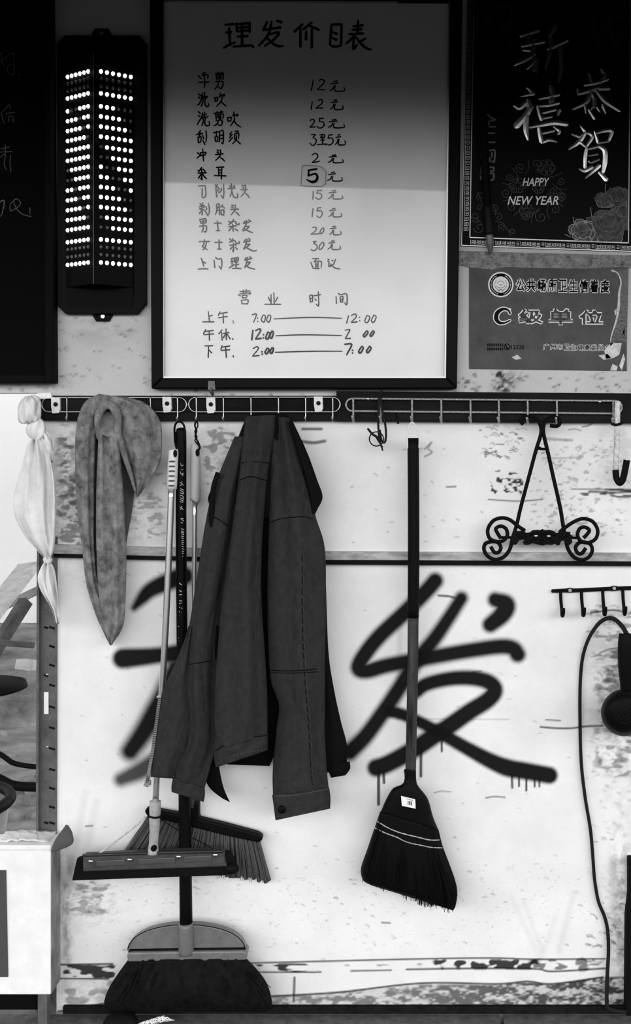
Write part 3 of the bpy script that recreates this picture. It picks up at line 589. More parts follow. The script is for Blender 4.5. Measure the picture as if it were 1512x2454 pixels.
letter('title_lettering', TITLE, 6.2)
letter('service_lettering', A5, 3.5); letter('service_lettering', A6, 3.5, M_ink)
letter('price_lettering', P1, 3.2); letter('price_lettering', P2, 3.0, M_ink)
letter('hours_lettering', H3, 3.0); letter('hours_lettering', H3B, 4.4)
pp = [(700+x/9.0875, 390+y/9.0875) for x, y in [(220, 70), (260, 55), (590, 75), (660, 110), (740, 200), (725, 460), (640, 520), (210, 505), (190, 490)]]
patch = MB().prism(pp, .010, .0112).build('price_patch', mat('taped_paper_patch', .80, .6, n_amt=.05), board, bevel=.0003)
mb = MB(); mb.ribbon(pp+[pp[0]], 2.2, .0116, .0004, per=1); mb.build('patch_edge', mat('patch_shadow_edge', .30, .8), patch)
mb = MB()
for s, w in zip(zz([[(340, 165), (440, 150), (540, 135)], [(365, 170), (350, 285)], [(350, 285), (500, 240), (550, 305), (520, 390), (430, 418), (315, 365)]], 700, 390, 9.0875), ([3.5, 5, 4.5], [4, 4.5], [4, 5, 6.5, 7, 3])):
    mb.ribbon(s, w, .0118+.0001*len(s), .0004)
mb.build('patch_numeral', M_ink, patch)
mb = MB(); mb.prism([(499, 913), (514, 913), (516, 934), (498, 934)], .030, .0316); mb.disc(507, 920, 3.5, .0316, .034); mb.ptube([(507, 930, .032), (506, 938, .03), (510, 945, .02)], .004)
mb.build('hanging_clip', mat('dull_clip', .12, .5, .6), board)

# ------------------------------------------------------------------ blackboard at the left edge
bb = thing('blackboard', 'black chalkboard with dark wooden frame and faint handwriting at the left edge', 'blackboard', W(0, 915, 0))
MB().prism([(-520, -60), (112, -60), (112, 903), (-520, 903)], .002, .022).build('writing_panel', mat('matt_black_board', .010, .9), bb)
mb = MB(); mb.prism([(106, -60), (122, -60), (130, 918), (106, 918)], .001, .034); mb.prism([(-520, 898), (106, 898), (106, 918), (-520, 918)], .001, .034)
mb.build('frame', mat('black_board_frame', .012, .7), bb, bevel=.003)
mb = MB()
for i, s in enumerate(zz([[(0, 570), (45, 635)], [(10, 500), (25, 580), (60, 540), (120, 505), (135, 590)], [(130, 610), (85, 620), (70, 660), (95, 710), (130, 705), (138, 620)], [(170, 705), (185, 715)], [(10, 1070), (25, 1130), (40, 1175)], [(30, 1060), (90, 1000), (98, 1030)], [(55, 1085), (140, 1070)], [(80, 1110), (85, 1160)], [(90, 1110), (120, 1110), (128, 1165)],
        [(50, 1380), (55, 1460)], [(5, 1450), (118, 1445)], [(0, 1500), (50, 1470), (40, 1560), (60, 1620)], [(100, 1480), (95, 1560), (105, 1640)], [(10, 1420), (90, 1400)], [(0, 1920), (40, 1910), (35, 1990)]], 0, 0, 3.979) + zz([[(90, 150), (150, 100), (185, 150), (100, 210), (90, 160)], [(120, 120), (150, 190), (205, 240), (280, 262)], [(270, 180), (272, 240)], [(0, 130), (35, 120), (20, 230), (0, 260)]], 0, 450, 3.78)):
    mb.ribbon(s, 2.0, .0223+.00003*i, .0004)
mb.build('chalk_lettering', mat('faint_chalk', .12, .9, n_amt=.7, n_scale=300), bb)

# ------------------------------------------------------------------ LED lamp
lamp = thing('led_lamp', 'black wedge-fronted wall lamp lit with rows of white LED dots', 'lamp', W(243, 750, 0))
CH = 22
mb = MB(); bx = [(136+CH*.8, 84), (334, 84), (350, 106), (350, 728), (330, 752), (156, 752), (137, 731), (135, 104)]
mb.prism(bx, .002, .018); mb.build('back_plate', M_black, lamp, bevel=.002)
XR = 245; TR = .075; TB_ = .022     # ridge
def face_pt(side, u, py, out=0.):
    """point on a lamp face; u from 0 (ridge) to 1 (outer edge); py measured on the wall plane"""
    px = XR+(side*u)*80; t = TR+(TB_-TR)*u
    return Vector((CX+(px-CPX)*.001+out*side*.6, -(t+out), CZ+(CPY-py)*.001))
mb = MB(); yt, yb = 152, 690
ridge_t = Vector((CX+(XR-CPX)*.001, -TR, CZ+(CPY-yt)*.001)); ridge_b = Vector((ridge_t.x, -TR, CZ+(CPY-yb)*.001))
lt, lb, rt, rb = face_pt(-1, 1, yt), face_pt(-1, 1, yb), face_pt(1, 1, yt), face_pt(1, 1, yb)
def bk(v, dz=0): return Vector((v.x, -.018, v.z+dz))
mb.add([ridge_t, ridge_b, lt, lb, rt, rb, bk(lt, .05), bk(lb, -.05), bk(rt, .05), bk(rb, -.05)],
       [(0, 2, 3, 1), (1, 5, 4, 0), (2, 6, 7, 3), (4, 5, 9, 8), (0, 4, 8, 6, 2), (1, 3, 7, 9, 5), (6, 8, 9, 7)])
body = mb.build('wedge_housing', M_black, lamp, bevel=.0015)
mb = MB(); mb.tube([ridge_t+Vector((0, -.0005, 0)), ridge_b+Vector((0, -.0005, 0))], .0009, 6); mb.build('ridge_trim', mat('ridge_edge', .10, .4), body)
for name, px, py in (('mounting_tab', 243, 80), ('mounting_tab', 246, 758)):
    mb = MB(); sg = -1 if py < 100 else 1
    mb.prism([(px-24, py-sg*12), (px+24, py-sg*12), (px+24, py-sg*2), (px+16, py+sg*12), (px-16, py+sg*12), (px-24, py-sg*2)], .001, .005)
    tb = mb.build(name, M_black, lamp, bevel=.0008)
    mb = MB(); mb.disc(px, py, 5, .005, .0072, 14); sc = mb.build('screw', M_steel, tb)
ROWS = [(174.6, 'F'), (192, 'D'), (209, 'D'), (227, 'F')] + [(258+24.05*k, None) for k in range(13)] + [(576, 'F'), (594, 'D'), (612, 'D'), (631, 'F')]
PR = ['111000', '111100', '111110', '111111', '011111', '001111', '100111', '110011', '111001', '111100', '111110', '011111', '001111']
PL = ['100111', '111011', '111101', '111110', '111111', '111111', '011111', '001111', '110111', '111011', '111101', '111110', '111111']  # outer edge -> ridge
lit = []; off = []; gap = (.18, .93)
for ri, (y, kd) in enumerate(ROWS):
    # rows of the photo give the image height at the ridge side; undo the foreshortening
    ywall = CPY+(y-1-CPY)*(D-(TR-(TR-TB_)*.3))/D
    for side in (1, -1):
        for c in range(6):
            u = gap[0]+(gap[1]-gap[0])*c/5
            on = kd == 'F' or (kd is None and (PR[ri-4][c] if side == 1 else PL[ri-4][5-c]) == '1')
            (lit if on else off).append((side, face_pt(side, u, ywall, .0006)))
led0 = None
lit.sort(key=lambda a: -a[0])
rest = MB(); offs = MB()
for i, (side, p) in enumerate(lit):
    if i < 98:
        if led0 is None:
            led0 = MB().ell((0, 0, 0), (.0046, .0030, .0049), 12, 8).build('led', M_led, lamp, smooth=True)
            d = led0
        else:
            d = led0.copy(); COL.objects.link(d); d.parent = lamp
        d.location = p-Vector(lamp.location)
    else: rest.ell(p, (.0046, .0030, .0049), 10, 6)
rest.build('led_cluster', M_led, lamp, smooth=True, kind='stuff', label='lit LED dots on the left face')
for side, p in off: offs.ell(p, (.0040, .0018, .0042), 10, 6)
offs.build('unlit_led_cluster', M_ledoff, lamp, smooth=True, kind='stuff', label='unlit LED dots')

# ------------------------------------------------------------------ New Year poster
def meander(mb, p0, ax, ay, w, t, size):
    """one greek-key unit of side size starting at p0, axes ax, ay (unit vectors in px)"""
    seq = [(0, 0), (0, 1), (1, 1), (1, .18), (.36, .18), (.36, .66), (.68, .66), (.68, .42)]
    pts = [(p0[0]+size*(a*ax[0]+b*ay[0]), p0[1]+size*(a*ax[1]+b*ay[1])) for a, b in seq]
    mb.ribbon(pts, w, t, .0003, per=1)
post = thing('new_year_poster', 'dark glossy greeting poster with gold foil characters reading happy new year', 'poster', W(1310, 600, 0))
MB().prism([(1122, -40), (1560, -40), (1560, 606), (1104, 590)], .001, .0030).build('card', M_poster, post, bevel=.0004)
TP = .0033
bl = MB(); bf = MB()
def ln(mb, a, b, w): mb.ribbon([a, b], w, TP, .0003, per=1)
ln(bl, (1121, -40), (1106, 588), 1.4); ln(bl, (1136, -40), (1126, 568), 2.2); ln(bl, (1126, 569), (1506, 582), 2.6); ln(bl, (1106, 588), (1560, 604), 2.6); ln(bl, (1506, 582), (1511, -40), 2.0)
bl.build('border_line', M_goldline, post)
for k in range(48):
    y = -30+k*12.2; x = 1130-(y+40)*.016
    meander(bf, (x-8.5, y), (1, 0), (0, 1), 1.2, TP, 9.5)
for k in range(33):
    x = 1128+k*12.0; y = 571+(x-1126)*.0365
    if k % 5 != 4: meander(bf, (x, y+4), (1, 0.035), (0, 1), 1.2, TP, 9.5)
    else:
        for q in (5, 8.5, 12): ln(bf, (x+2, y+q), (x+8, y+q), 1.0)
bf.build('key_border', M_goldline, post)
HX = [([(220, 260), (260, 285), (290, 325)], [20, 40, 46]), ([(130, 372), (215, 350), (305, 335)], [10, 30, 34]), ([(60, 480), (130, 510), (215, 440)], [24, 44, 50]), ([(235, 430), (250, 520), (200, 610), (90, 730)], [60, 60, 52, 70]), ([(215, 600), (208, 780), (235, 905)], [50, 52, 22]), ([(255, 560), (310, 490)], [24, 8]),
      ([(520, 255), (535, 330), (525, 425)], [52, 50, 60]), ([(375, 395), (490, 370), (615, 345)], [26, 44, 34]), ([(358, 485), (480, 475), (612, 448)], [26, 40, 38]), ([(355, 490), (375, 570), (405, 655)], [30, 38, 40]), ([(425, 568), (570, 530)], [34, 34]), ([(625, 540), (600, 600)], [40, 22]), ([(430, 635), (525, 618)], [30, 28]), ([(255, 748), (400, 720), (560, 692), (715, 712)], [30, 40, 52, 44]),
      ([(370, 760), (385, 850), (405, 935)], [36, 40, 44]), ([(420, 822), (560, 790)], [32, 30]), ([(560, 745), (620, 790), (610, 835)], [26, 36, 30]), ([(405, 938), (500, 905), (590, 928)], [34, 36, 24])]
GX = [([(985, 80), (1010, 130), (1030, 200)], [14, 40, 40]), ([(1150, 40), (1185, 100), (1130, 200)], [34, 40, 30]), ([(940, 225), (1080, 200), (1220, 155)], [34, 36, 36]), ([(850, 280), (865, 335)], [26, 40]), ([(860, 335), (980, 300), (1080, 262)], [36, 46, 60]), ([(1120, 270), (1235, 268)], [40, 42]), ([(1030, 280), (960, 430), (790, 525)], [46, 50, 24]), ([(1080, 290), (1190, 420), (1370, 545)], [36, 50, 34]),
      ([(1030, 340), (1060, 400), (1045, 500)], [36, 42, 40]), ([(990, 530), (1060, 640)], [30, 36]), ([(945, 470), (955, 580)], [36, 14]), ([(1095, 505), (1130, 560)], [34, 16]), ([(1165, 480), (1200, 575)], [40, 18]), ([(1045, 480), (1000, 545)], [34, 20]),
      ([(890, 735), (935, 790)], [18, 38]), ([(785, 835), (870, 865)], [26, 34]), ([(870, 865), (975, 820), (1030, 870), (960, 985)], [30, 34, 36, 28]), ([(940, 820), (870, 930), (740, 1020)], [40, 42, 26]), ([(885, 935), (960, 1000)], [36, 26]), ([(1060, 800), (1085, 870), (1105, 940)], [18, 32, 32]), ([(1085, 820), (1200, 790), (1275, 800), (1235, 920)], [26, 38, 40, 28]), ([(1110, 942), (1235, 925)], [26, 24]),
      ([(960, 1010), (945, 1120), (940, 1250)], [30, 36, 30]), ([(985, 1018), (1110, 985)], [28, 32]), ([(1110, 980), (1185, 1040), (1190, 1180), (1165, 1310)], [36, 46, 46, 30]), ([(985, 1102), (1095, 1082)], [20, 26]), ([(990, 1170), (1020, 1185), (1115, 1148)], [20, 26, 22]), ([(875, 1265), (940, 1285), (1030, 1245)], [22, 44, 36]), ([(1120, 1225), (1060, 1280), (945, 1380)], [40, 38, 20]), ([(1120, 1310), (1205, 1400)], [30, 48])]
XX = [([(535, 545), (620, 505), (700, 460)], [16, 30, 26]), ([(610, 420), (665, 425)], [18, 16]), ([(645, 572), (700, 520)], [22, 20]), ([(720, 500), (716, 605)], [28, 10]), ([(830, 300), (880, 215)], [20, 34]), ([(920, 400), (925, 560), (905, 690)], [26, 30, 10]), ([(650, 290), (655, 360)], [26, 18]), ([(590, 300), (730, 255)], [26, 30]), ([(600, 385), (780, 350)], [24, 26]), ([(690, 330), (700, 590)], [26, 22]), ([(820, 410), (975, 340)], [28, 24]), ([(835, 300), (835, 420), (795, 570)], [26, 28, 12])]
def foil(lst, x0, y0, k, name):
    mb = MB(); md = MB()
    for i, (s, w) in enumerate(lst):
        q = [(x0+a/k, y0+b/k) for a, b in s]; ww = [v/k*1.28 for v in w]
        mb.ribbon(q, ww, TP+.0004+.00005*(i % 5), .0006, per=6, raise_=.0008)
        md.ribbon(q, [v+5.5 for v in ww], TP, .0002, per=6)
    o = mb.build(name, M_gold, post)
    md.build('foil_outline', mat(name+'_outline', .004, .5), o)
foil(XX, 1080, 0, 3.5, 'foil_character'); foil(HX, 1220, 160, 5.178, 'foil_character')
foil(GX[:14], 1220, 160, 5.178, 'foil_character'); foil(GX[14:], 1220, 160, 5.178, 'foil_character')
mb = MB(); glyph_mesh(mb, 'HAPPY', (1252, 426, 1317, 446), TP+.0002, .012, .28); mb.build('greeting_lettering', M_goldbright, post)
mb = MB(); glyph_mesh(mb, 'NEW YEAR', (1216, 470, 1338, 491), TP+.0002, .012, .28); mb.build('greeting_lettering', M_goldbright, post)
# floral roundel of scrolls
rd = MB()
def spiral(mb, cx, cy, r, a0, turns, sgn, w, t, tail=None):
    pts = [] if tail is None else list(tail)
    n = 22
    for i in range(n+1):
        s = i/n; a = a0+sgn*turns*2*PI*s; rr = r*(1-s*.85)
        pts.append((cx+rr*math.cos(a), cy+rr*math.sin(a)))
    mb.ribbon(pts, w, t, .0002, per=2)
rr_ = random.Random(11)
for k in range(11):
    a = 2*PI*k/11+.2; c = (1281+68*math.cos(a), 457+64*math.sin(a)); spiral(rd, c[0], c[1], rr_.uniform(9, 16), a+PI, 1.4, 1 if k % 2 else -1, 1.3, TP)
    b = a+.28; rd.ribbon([(1281+46*math.cos(b-.3), 457+44*math.sin(b-.3)), (1281+58*math.cos(b), 457+56*math.sin(b)), (1281+80*math.cos(b+.05), 457+76*math.sin(b+.05))], 1.2, TP, .0002)
for cx, cy, r in ((1310, 402, 19), (1240, 445, 19), (1330, 470, 20), (1262, 505, 17), (1290, 450, 14)):
    for k in range(6):
        a = 2*PI*k/6; q = [(cx+r*.3*math.cos(a), cy+r*.3*math.sin(a))]+[(cx+r*rr_.uniform(.9, 1.08)*math.cos(a+d), cy+r*rr_.uniform(.85, 1.05)*math.sin(a+d)) for d in (-.4, -.15, .15, .4)]+[(cx+r*.3*math.cos(a), cy+r*.3*math.sin(a))]
        rd.ribbon(q, 1.2, TP, .0002, per=3)
rd.build('scroll_roundel', M_goldfaint, post)
sw = MB()
for cx, cy, r, a, sg in ((1152, 470, 11, 2, 1), (1150, 497, 9, 0, -1), (1140, 520, 13, 1, 1), (1148, 545, 14, 3, -1), (1195, 520, 11, 3, 1), (1200, 545, 9, 1, -1), (1228, 556, 9, 2, 1), (1185, 500, 10, 4, 1)):
    spiral(sw, cx, cy, r, a, 1.3, sg, 1.3, TP)
for q in ([(1180, 490), (1188, 505), (1184, 520)], [(1186, 530), (1205, 535), (1215, 550), (1230, 560)], [(1145, 460), (1152, 480), (1160, 490)], [(1130, 520), (1150, 530), (1158, 545)]): sw.ribbon(q, 1.3, TP, .0002)
for (x, y, s) in ((1165, 12, 1), (1215, 35, 1), (1432, 50, 1.1), (1475, 62, 1.1)):   # lantern outlines in the upper corners
    sw.ribbon([(x+24*s*math.cos(a), y+22*s*math.sin(a)) for a in np.linspace(0, 2*PI, 20)], 1.2, TP, .0002, per=1)
    sw.ribbon([(x+12*s*math.cos(a), y+22*s*math.sin(a)) for a in np.linspace(0, 2*PI, 20)], 1.0, TP, .0002, per=1)
    for d in (-8, -3, 3, 8): sw.ribbon([(x+d, y+24*s), (x+d*1.2, y+36*s), (x+d*1.1+2, y+46*s)], 1.0, TP, .0002)
    sw.ribbon([(x, y+46*s), (x+4, y+62*s), (x+12, y+80*s)], 1.0, TP, .0002)
sw.build('scroll_pattern', M_goldfaint, post)
sd = MB()
for s in zz([[(450, 160), (510, 210), (585, 245)], [(465, 255), (555, 260)], [(470, 255), (478, 350)], [(465, 355), (575, 358)], [(465, 458), (560, 458)], [(475, 603), (570, 603)], [(485, 735), (565, 735), (560, 910), (525, 905)], [(490, 850), (490, 915)], [(520, 770), (520, 840)], [(490, 1000), (550, 1005), (545, 1055), (500, 1060)], [(495, 1100), (550, 1105), (545, 1190), (505, 1205)], [(355, 1000), (355, 1110)], [(345, 1150), (345, 1190)], [(335, 1112), (370, 1112)], [(350, 790), (350, 860)]], 1100, 250, 6.636):
    sd.ribbon(s, 4.2, TP, .0002)
sd.build('side_lettering', mat('dull_gold_print', .13, .5), post)
# peonies in the lower corner
pf = MB(); pl_ = MB()
def peony(cx, cy, r, rot, nn=7, lay=3, w=1.2, bright=False):
    bx, by = cx+r*.12, cy+r*.42
    for L in range(lay+1):
        f = 1-.21*L; n = max(4, nn-L)
        for k in range(n):
            a = rot+L*.5+2*PI*k/n; el = 1.0 if math.sin(a) > .2 else 1.25
            da = PI/n*1.35; ln_ = r*f*el*rr_.uniform(.82, 1.08); q = [(bx+r*.05*math.cos(a), by-L*r*.10+r*.05*math.sin(a))]
            for j, d in enumerate(np.linspace(-1, 1, 11)):
                ro = ln_*(1.0-.20*d*d+rr_.uniform(-.05, .05)+(.04 if j % 2 else -.03)); q.append((bx+ro*math.cos(a+d*da), by-L*r*.14+.92*ro*math.sin(a+d*da)))
            q = [(min(x, 1503), min(y, 577+(x-1380)*.03)) for x, y in q]
            tt = TP+.00020*L+.00003*k
            pf.prism(q, TP-.0001, tt+.0002)
            (pl_ if (bright and L < 2) or (L == 0 and math.sin(a) > .3) else pd_).ribbon(q[1:], w, tt+.0003, .0001, per=1)
pd_ = MB()
peony(1452, 530, 46, .3, 8, 3, 1.2); peony(1392, 546, 28, .9, 7, 3, 1.5, True); peony(1478, 466, 28, .1, 7, 2, 1.0); peony(1448, 474, 20, .6, 6, 2, 1.0); peony(1492, 505, 24, .5, 6, 2, 1.0)
pd_.build('petal_edge_print', mat('dim_petal_edge', .16, .6), post)
for q in ([(1415, 496), (1418, 520), (1436, 512)], [(1373, 520), (1374, 532), (1386, 526)], [(1451, 441), (1450, 462), (1464, 452)], [(1353, 561), (1366, 568), (1368, 555)]):
    pl_.ribbon(q+[q[0]], 1.4, TP+.0003, .0002, per=1); pl_.ribbon([q[0], q[2]], 1.2, TP+.0003, .0002)
pf.build('peony_print', M_petal, post); pl_.build('peony_outline', mat('petal_edge_print', .42, .6), post)

# ------------------------------------------------------------------ rod hanging in front of the poster
rod = thing('umbrella', 'slim folded dark rod with a thicker pale-tipped ferrule hanging over the poster edge', 'rod', W(1165, 600, 0))
mb = MB(); mb.ptube([(1147, -40, .016), (1154, 200, .018), (1161, 380, .02), (1168, 494, .022)], [.0085, .009, .0095, .0095], 12); mb.build('shaft', mat('dark_rod', .014, .6), rod, smooth=True)
mb = MB(); mb.ptube([(1168, 494, .022), (1171, 530, .023), (1173, 563, .023)], [.0095, .011, .0105], 14); mb.build('sleeve', mat('rod_sleeve', .035, .4), rod, smooth=True)
mb = MB(); mb.ptube([(1173, 563, .023), (1174, 585, .023), (1175, 602, .022)], [.0095, .0085, .006], 14); mb.build('ferrule', mat('rod_ferrule', .12, .35), rod, smooth=True)
rod.name = 'hanging_rod'

# ------------------------------------------------------------------ hygiene notice
ns = thing('hygiene_notice', 'torn grey public hygiene rating notice taped to the wall under the poster', 'notice', W(1315, 888, 0))
MB().prism([(1124, 618), (1300, 622), (1490, 636), (1506, 640), (1502, 800), (1502, 889), (1124, 884)], .0005, .0022).build('sheet', M_sheet, ns, bevel=.0003)
TN = .0024
def tape_patch(mb, poly, t): mb.prism(poly, .0008, t)
tp = MB(); tape_patch(tp, [(1098, 601), (1200, 604), (1512, 612), (1512, 642), (1480, 640), (1400, 644), (1260, 642), (1210, 640), (1180, 646), (1126, 641), (1098, 634)], .0032)
tp.build('tape_strip', M_tape, ns)
tp = MB(); tape_patch(tp, [(1478, 650), (1488, 670), (1486, 700), (1478, 740), (1474, 775), (1464, 800), (1462, 830), (1478, 815), (1502, 820), (1506, 645)], .0030)
tp.build('tape_strip', mat('grey_tape', .05, .3, n_amt=.6, n_scale=50, bump=.6), ns)
tr_ = MB(); m_torn = mat('bare_torn_paper', .62, .8, n_amt=.3, n_scale=120)
tr_.ribbon([(1466, 648), (1480, 655), (1488, 676), (1484, 700), (1482, 740), (1476, 770), (1468, 795), (1462, 818)], [4, 3, 3, 5, 6, 4, 3, 2], .0034, .0005)
for q in ([(1448, 840), (1464, 822), (1490, 822), (1484, 850), (1470, 858), (1452, 860)], [(1434, 852), (1456, 848), (1466, 860), (1446, 862)], [(1462, 888), (1468, 872), (1480, 878), (1478, 888)], [(1484, 876), (1494, 848), (1498, 860), (1490, 888)], [(1492, 796), (1497, 784), (1496, 806)], [(1226, 856), (1240, 850), (1250, 860), (1236, 862)], [(1472, 745), (1479, 738), (1480, 752), (1474, 756)]):
    MB().prism(q, .001, .0030).build('torn_patch', m_torn, ns)
tr_.build('torn_edge', m_torn, ns)
def outl_text(chars, boxes, grow, name, m_in=M_noticeblack, off_in=0.0):
    wo = MB(); wi = MB()
    for ch, bb_ in zip(chars, boxes):
        lps = glyph_mesh(wi, ch, bb_, TN+.0005, off_in)
        for lp in lps: wo.ribbon(lp, grow*2, TN+.0002, .0002, per=1)
    o = wo.build(name, M_noticewhite, ns); wi.build('lettering_core', m_in, o)
xs = np.linspace(1237, 1439, 9); outl_text('公共场所卫生信誉度', [(x, 668+i*.45, x+21, 698+i*.45) for i, x in enumerate(xs)], 2.1, 'title_lettering', M_noticeblack, .012)
outl_text('级单位', [(1243, 742, 1300, 775), (1315, 741, 1372, 778), (1388, 744, 1445, 777)], 2.6, 'grade_lettering', mat('notice_grey_fill', .0501, .8), .012)
co_ = MB(); ci_ = MB()
Cp = zz([[(498, 565), (480, 535), (435, 528), (390, 560), (382, 610), (410, 642), (455, 642), (498, 622)]], 1080, 590, 3.5)[0]
co_.ribbon(Cp, [9, 9, 12, 15, 15, 12, 9, 7], TN+.0001, .0002); co_.prism(zz([[(488, 520), (506, 520), (504, 572), (492, 572)]], 1080, 590, 3.5)[0], TN, TN+.0002)
ci_.ribbon(Cp, [4, 4, 7, 10, 10, 7, 4, 3], TN+.0005, .0002)
o_ = co_.build('grade_lettering', M_noticewhite, ns); ci_.build('lettering_core', mat('notice_grey_fill_dark', .03, .8), o_)
xs = np.linspace(1302, 1449, 10); outl_text('广州市卫生健康委员会', [(x, 824+i*.3, x+14, 838+i*.3) for i, x in enumerate(xs)], 1.0, 'issuer_lettering', mat('notice_fill', .03, .8), .0)
mb = MB(); glyph_mesh(mb, '12320', (1225, 827, 1256, 837), TN+.0002, .015)
for r in (824, 834):
    for k in range(8):
        x = 1167+k*5; mb.prism([(x, r), (x+4, r), (x+4, r+1.6), (x, r+1.6)], TN, TN+.0003); mb.prism([(x, r+3), (x+4, r+3), (x+4, r+4.4), (x, r+4.4)], TN, TN+.0003); mb.prism([(x+1.4, r-1), (x+2.8, r-1), (x+2.8, r+7), (x+1.4, r+7)], TN, TN+.0003)
mb.ribbon([(1215+7*math.cos(a), 831+7*math.sin(a)) for a in np.linspace(0, 2*PI, 18)], 2, TN+.0002, .0002, per=1); mb.ribbon([(1212, 827), (1214, 833), (1218, 835)], 3, TN+.0002, .0002)
mb.build('hotline_lettering', M_noticeblack, ns)
em = MB(); em.disc(1200, 682, 30.5, TN-.0002, TN+.0001, 40); eo = em.build('emblem', M_noticewhite, ns)
em = MB(); em.disc(1200, 682, 27, TN, TN+.0003, 40); em.build('emblem_ring', M_noticeblack, eo)
em = MB(); em.disc(1200, 682, 19.5, TN, TN+.0005, 36)
for k in range(46):
    a = 2*PI*k/46
    if -.9 < math.sin(a-.0) < .95: em.prism([(1200+rr*math.cos(a+d), 682+rr*math.sin(a+d)) for rr, d in ((22, -.03), (24.5, -.03), (24.5, .03), (22, .03))], TN, TN+.0005)
em.build('emblem_disc', M_noticewhite, eo)
em = MB()
for sgn in (-1, 1):
    for k in range(9):
        a = PI/2+sgn*(.35+k*.24); x = 1200+15*math.cos(a); y = 682+15*math.sin(a)
        em.ribbon([(x, y), (x-3.4*math.cos(a+.9*sgn), y-3.4*math.sin(a+.9*sgn)-1.5)], [2.0, .7], TN+.0007, .0002)
em.ribbon([(1191, 679), (1196, 674), (1203, 674), (1208, 680)], 1.5, TN+.0007, .0002); em.ribbon([(1190, 686), (1197, 690), (1205, 689), (1210, 685)], 1.6, TN+.0007, .0002); em.ribbon([(1194, 698), (1200, 694), (1206, 698)], 2, TN+.0007, .0002); em.ribbon([(1197, 682), (1204, 683)], 2, TN+.0007, .0002)
em.build('emblem_wreath', mat('emblem_grey', .25, .8), eo)

# ------------------------------------------------------------------ wire hook racks on the wooden battens
def rack(name_label, x0, x1, yt, yb, hooks, plates, r, m, mp, slope=0., group='wire hook racks on the battens', screws=()):
    k = thing('hook_rack', name_label, 'hook rack', W((x0+x1)/2, yb, .018), group)
    def sy(x, y): return y+slope*(x-x0)
    rad = (yb-yt)/2; t = .0245; pts = []
    for a in np.linspace(PI/2, 3*PI/2, 9): pts.append((x0+rad+rad*math.cos(a), (yt+yb)/2+rad*math.sin(a)))
    for a in np.linspace(-PI/2, PI/2, 9): pts.append((x1-rad+rad*math.cos(a), (yt+yb)/2+rad*math.sin(a)))
    pts.append(pts[0]); dense = []
    for a, b in zip(pts[:-1], pts[1:]):
        n = max(1, int(abs(b[0]-a[0])/40))
        dense += [(a[0]+(b[0]-a[0])*i/n, a[1]+(b[1]-a[1])*i/n) for i in range(n)]
    dense.append(pts[-1])
    mb = MB(); mb.tube([W(x, sy(x, y), t) for x, y in dense], r, 8, cap=False); mb.build('wire_loop', m, k, smooth=True)
    for x in hooks:
        mb = MB(); y0, y1 = sy(x, yt), sy(x, yb)
        mb.ptube([(x, y0-1, t+r*2), (x+.5, (y0+y1)/2, t+r*2), (x+.5, y1+10, t+r*2), (x+1, y1+20, t+r*2+.004), (x+1, y1+25, t+.013), (x, y1+23, t+.022), (x-1.5, y1+14, t+.027)], r*.95, 8, 4)
        mb.ell(W(x-1.5, y1+13, t+.0275), (r*1.35, r*1.35, r*1.35), 10, 6)
        mb.build('hook', m, k, smooth=True)
    for (x, y) in plates:
        mb = MB(); mb.prism([(x-11, y-19), (x+10, y-19), (x+11, y+10), (x+7, y+18), (x-8, y+19), (x-11, y+2)], .018, .0285)
        pl = mb.build('mounting_plate', mp, k, bevel=.001)
        mb = MB(); mb.disc(x, y-3, 5.2, .0285, .0305, 12); mb.disc(x, y-3, 2.4, .0300, .0318, 8); mb.build('screw', mat('blackened_screw', .03, .5), pl)
    for (x, y) in screws:
        mb = MB(); mb.ell(W(x, y, .026), (.0055, .004, .0045), 10, 6); mb.build('screw', M_steel, k, smooth=True)
    return k
rack('bright thin wire hook rack at the left end carrying the two cloths and a pole', 100, 447, 953, 987, [160, 230, 296, 360, 425], [(133, 972), (400, 970)], .0016, M_steel, M_plate, 0)
rack('bright thin wire hook rack in the middle below the price list carrying the jacket', 452, 815, 952, 987, [470, 535, 601, 667, 732, 797], [(505, 972), (763, 969)], .0016, M_steel, M_plate, 0)
rack('thick corroded wire hook rack on the right batten carrying broom and easel', 829, 1490, 955, 985, [846, 912, 987, 1057, 1127, 1195, 1264, 1334, 1469], [], .0027, M_coated, M_plate, .0092, screws=[(882, 956), (1437, 962)])

# white block at the left end of the batten
tag(MB().prism([(88, 942), (122, 940), (124, 955), (90, 957)], .018, .028).build('mounting_block', M_cab, bevel=.002), 'small white block on the left end of the dark batten', 'block')

# ------------------------------------------------------------------ wire ties hanging on the corroded rack
wt = thing('wire_tie_bundle', 'bundle of dark cord and a wire ring hanging on the corroded hook rack', 'cord bundle', W(912, 1010, .05))
mb = MB(); mb.ptube([(915, 936, .030), (908, 960, .034), (906, 1000, .044), (907, 1030, .05), (909, 1055, .05)], .0026); mb.ptube([(911, 950, .032), (916, 985, .04), (922, 1010, .05), (925, 1040, .05), (922, 1060, .048), (914, 1055, .046), (910, 1030, .048)], .0026); mb.build('cord_loop', M_cord, wt, smooth=True)
mb = MB(); mb.ptube([(902+17*math.cos(a), 1052+17*math.sin(a), .047) for a in np.linspace(0, 2*PI, 16)], .0014, per=2); mb.build('wire_ring', M_iron, wt, smooth=True)
mb = MB(); mb.ptube([(881, 1027, .046), (892, 1040, .050), (906, 1050, .052), (914, 1070, .048), (917, 1080, .044)], [.0025, .003, .0022, .0016]); mb.ptube([(900, 1046, .05), (910, 1062, .05), (917, 1072, .05)], .0018); mb.build('twisted_tie', M_cord, wt, smooth=True)
tag(MB().ptube([(949, 985, .0185), (951, 1000, .030), (954, 1014, .034)], .0016).ell(W(954, 1014, .034), (.003, .003, .002), 8, 6).build('nail', M_iron, smooth=True), 'bent black nail in the right batten beside the broom hook', 'nail')

